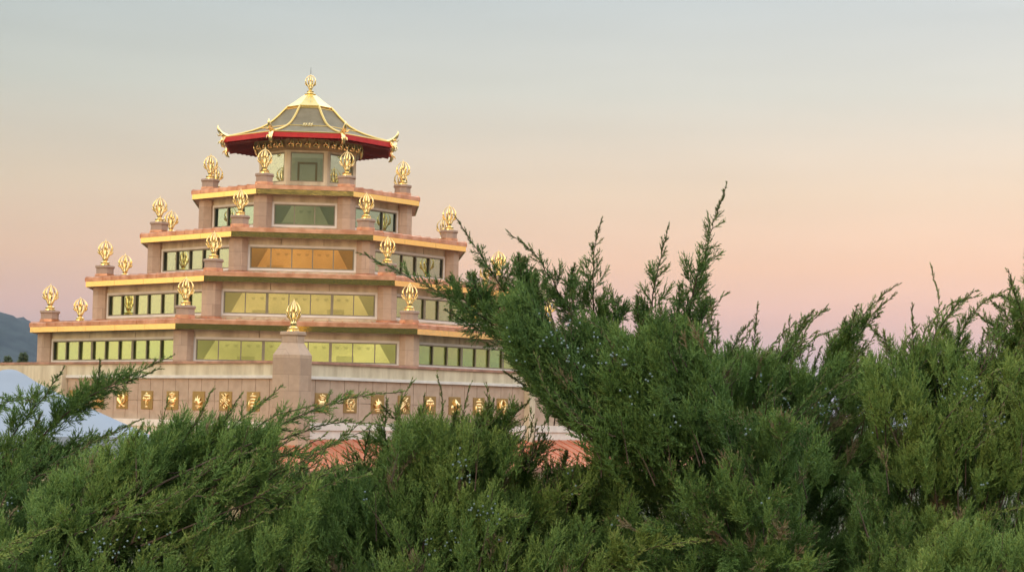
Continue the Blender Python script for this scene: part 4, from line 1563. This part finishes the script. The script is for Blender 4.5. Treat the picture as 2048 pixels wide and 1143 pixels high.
# --- far right
b = Bush(6)
D = 5.8
for pts, r0, tn in (
    ([(1850, 900, D), (1835, 780, D), (1826, 690, D), (1825, 610, D)], .008, .46),
    ([(1800, 860, D), (1790, 760, D), (1775, 690, D), (1735, 650, D)], .006, .50),
    ([(1860, 860, D), (1860, 720, D), (1890, 640, D), (1920, 605, D), (1952, 580, D)], .008, .48),
    ([(1880, 860, D), (1905, 730, D), (1925, 660, D), (1960, 610, D), (2022, 576, D)], .008, .46),
    ([(1900, 820, D), (1890, 740, D), (1885, 680, D), (1895, 645, D)], .006, .48),
    ([(2060, 900, D), (2060, 740, D), (2046, 640, D), (2030, 590, D), (2017, 540, D)], .010, .48),
    ([(2080, 760, D), (2030, 690, D), (1990, 655, D), (1946, 622, D)], .006, .48),
    ([(2080, 740, D), (2040, 670, D), (2010, 625, D), (1982, 602, D)], .005, .48),
    ([(2080, 720, D), (2050, 640, D), (2020, 600, D), (1995, 590, D)], .005, .48),
    ([(2080, 780, D), (2030, 710, D), (1990, 680, D), (1968, 660, D)], .005, .48),
    ([(1960, 840, D), (1962, 760, D), (1962, 710, D), (1966, 665, D)], .006, .40),
    ([(2000, 860, D), (1990, 780, D), (1980, 720, D), (1995, 690, D)], .006, .44),
    ([(2070, 980, D-.3), (2055, 860, D-.3), (2030, 790, D-.3), (1992, 755, D-.3)], .006, .62),
    ([(2110, 700, D), (2080, 600, D), (2060, 540, D), (2050, 500, D)], .007, .46),
    ([(1830, 1160, D-.5), (1900, 1090, D-.5), (1960, 1040, D-.5), (2042, 1014, D-.5)], .007, .62),
    ([(1820, 1200, D-.5), (1860, 1100, D-.5), (1890, 1060, D-.5), (1910, 1040, D-.5)], .006, .58),
    ([(1790, 1230, D-.5), (1790, 1150, D-.5), (1795, 1110, D-.5), (1790, 1080, D-.5)], .006, .55),
    ([(1900, 1230, D-.5), (1950, 1120, D-.5), (1965, 1060, D-.5), (1990, 1010, D-.5)], .006, .58),
    ([(1720, 1240, D-.5), (1725, 1190, D-.5), (1735, 1150, D-.5), (1740, 1100, D-.5)], .006, .50),
    ([(2000, 1240, D-.5), (2020, 1150, D-.5), (2035, 1100, D-.5), (2060, 1060, D-.5)], .006, .55),
):
    b.leader(pts, r0, tone=tn, latscale=.68, dens=1.1)
b.fill([(1730, 740), (1790, 700), (1850, 690), (1900, 700), (1950, 740), (2000, 720), (2060, 640), (2140, 600), (2140, 980), (1760, 960), (1740, 850)], 560, (1900, 1180, D+.1), (D-.12, D+.35), .46, up=.4, jit=.3)
b.fill([(1700, 960), (2140, 960), (2140, 1400), (1700, 1400)], 380, (1940, 1500, D), (D-.15, D+.35), .36, up=.6, brown=.2, voids=[(1850, 985, 80, 50), (2000, 1000, 60, 30)])
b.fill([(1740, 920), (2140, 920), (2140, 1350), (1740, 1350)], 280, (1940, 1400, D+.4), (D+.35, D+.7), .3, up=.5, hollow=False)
b.fill([(1820, 1130), (1920, 1080), (2060, 1080), (2140, 1060), (2140, 1350), (1780, 1350)], 170, (1900, 1500, D-.5), (D-.6, D-.35), .50, up=.6)
for px, py, n, sp in ((1945, 763, 8, 12), (1960, 780, 5, 10), (1920, 790, 3, 8), (1925, 770, 3, 8), (1885, 760, 3, 8), (2000, 835, 4, 8), (1965, 968, 4, 8), (1795, 850, 2, 6), (1760, 860, 2, 6), (1880, 800, 2, 6)):
    b.berry(px, py, D-.16, n, sp)
b.sweeps(17, [(1740, 740), (1850, 700), (2040, 700), (2060, 770), (1760, 800)], (60, -110), 38, (D-.1, D+.2), .46, .42)
b.sweeps(10, [(1780, 880), (2060, 800), (2060, 960), (1800, 960)], (80, -120), 32, (D-.2, D-.05), .46)
finish(b, 'juniper_shrub', (1960, 1400, D), 'bushy light green juniper at the edge, its shoots curling over the pink sky')

# ------------------------------------------------------------------ small pines at the foot of the far hill
class Pine(Bush):
    pass


def pine(px, py_top, dist, hgt, seed, label):
    top = at(px, py_top, dist)
    base = np.array([top[0], top[1], top[2]-hgt])
    root = empty('pine_tree', base)
    tag(root, label, 'tree', 'pines at the foot of the hill')
    r = np.random.default_rng(seed)
    B, T, W, tn = [], [], [], []
    for i in range(1500):
        h = r.uniform(.2, 1.0)
        rad = hgt*.24*(1-h)**.75*r.uniform(.3, 1.0)
        a = r.uniform(0, 6.28)
        p = np.array([cos(a)*rad, sin(a)*rad, h*hgt-.15*rad])
        d = unit(np.array([cos(a), sin(a), .5])+r.normal(0, .5, 3))
        B.append(p); T.append(p+d*r.uniform(.35, .75)); W.append(r.uniform(.18, .3)); tn.append(r.uniform(.1, .7))
    bb = Bush(seed)
    bb.B, bb.T, bb.W, bb.Tone = [np.array(B)+base], [np.array(T)+base], [np.array(W)], [np.array(tn)]
    bb.build(root, m_pine)
    tk = MB()
    tk.tube([(0, 0, -.5), (0, 0, hgt*.5), (0, 0, hgt*.97)], [.18, .12, .02], 8)
    tk.build('trunk', m_bark, root)


pine(47, 709, 240, 10.5, 71, 'rounded dark pine below the far hill, nearer the temple wall')
pine(16, 716, 250, 9.0, 72, 'small dark pine below the far hill, next to the frame edge')


hz = MB()
hz.box(-3700, 3700, -3100, 4300, -8, 260)
m = bpy.data.materials.new('haze_air'); m.use_nodes = True
t = m.node_tree; t.nodes.clear()
o_ = N('ShaderNodeOutputMaterial', t); v = N('ShaderNodeVolumePrincipled', t)
v.inputs['Color'].default_value = (.62, .76, 1.0, 1); v.inputs['Density'].default_value = .00006
t.links.new(v.outputs[0], o_.inputs['Volume'])
tag(hz.build('haze', m), 'thin evening haze', None, None, 'stuff')
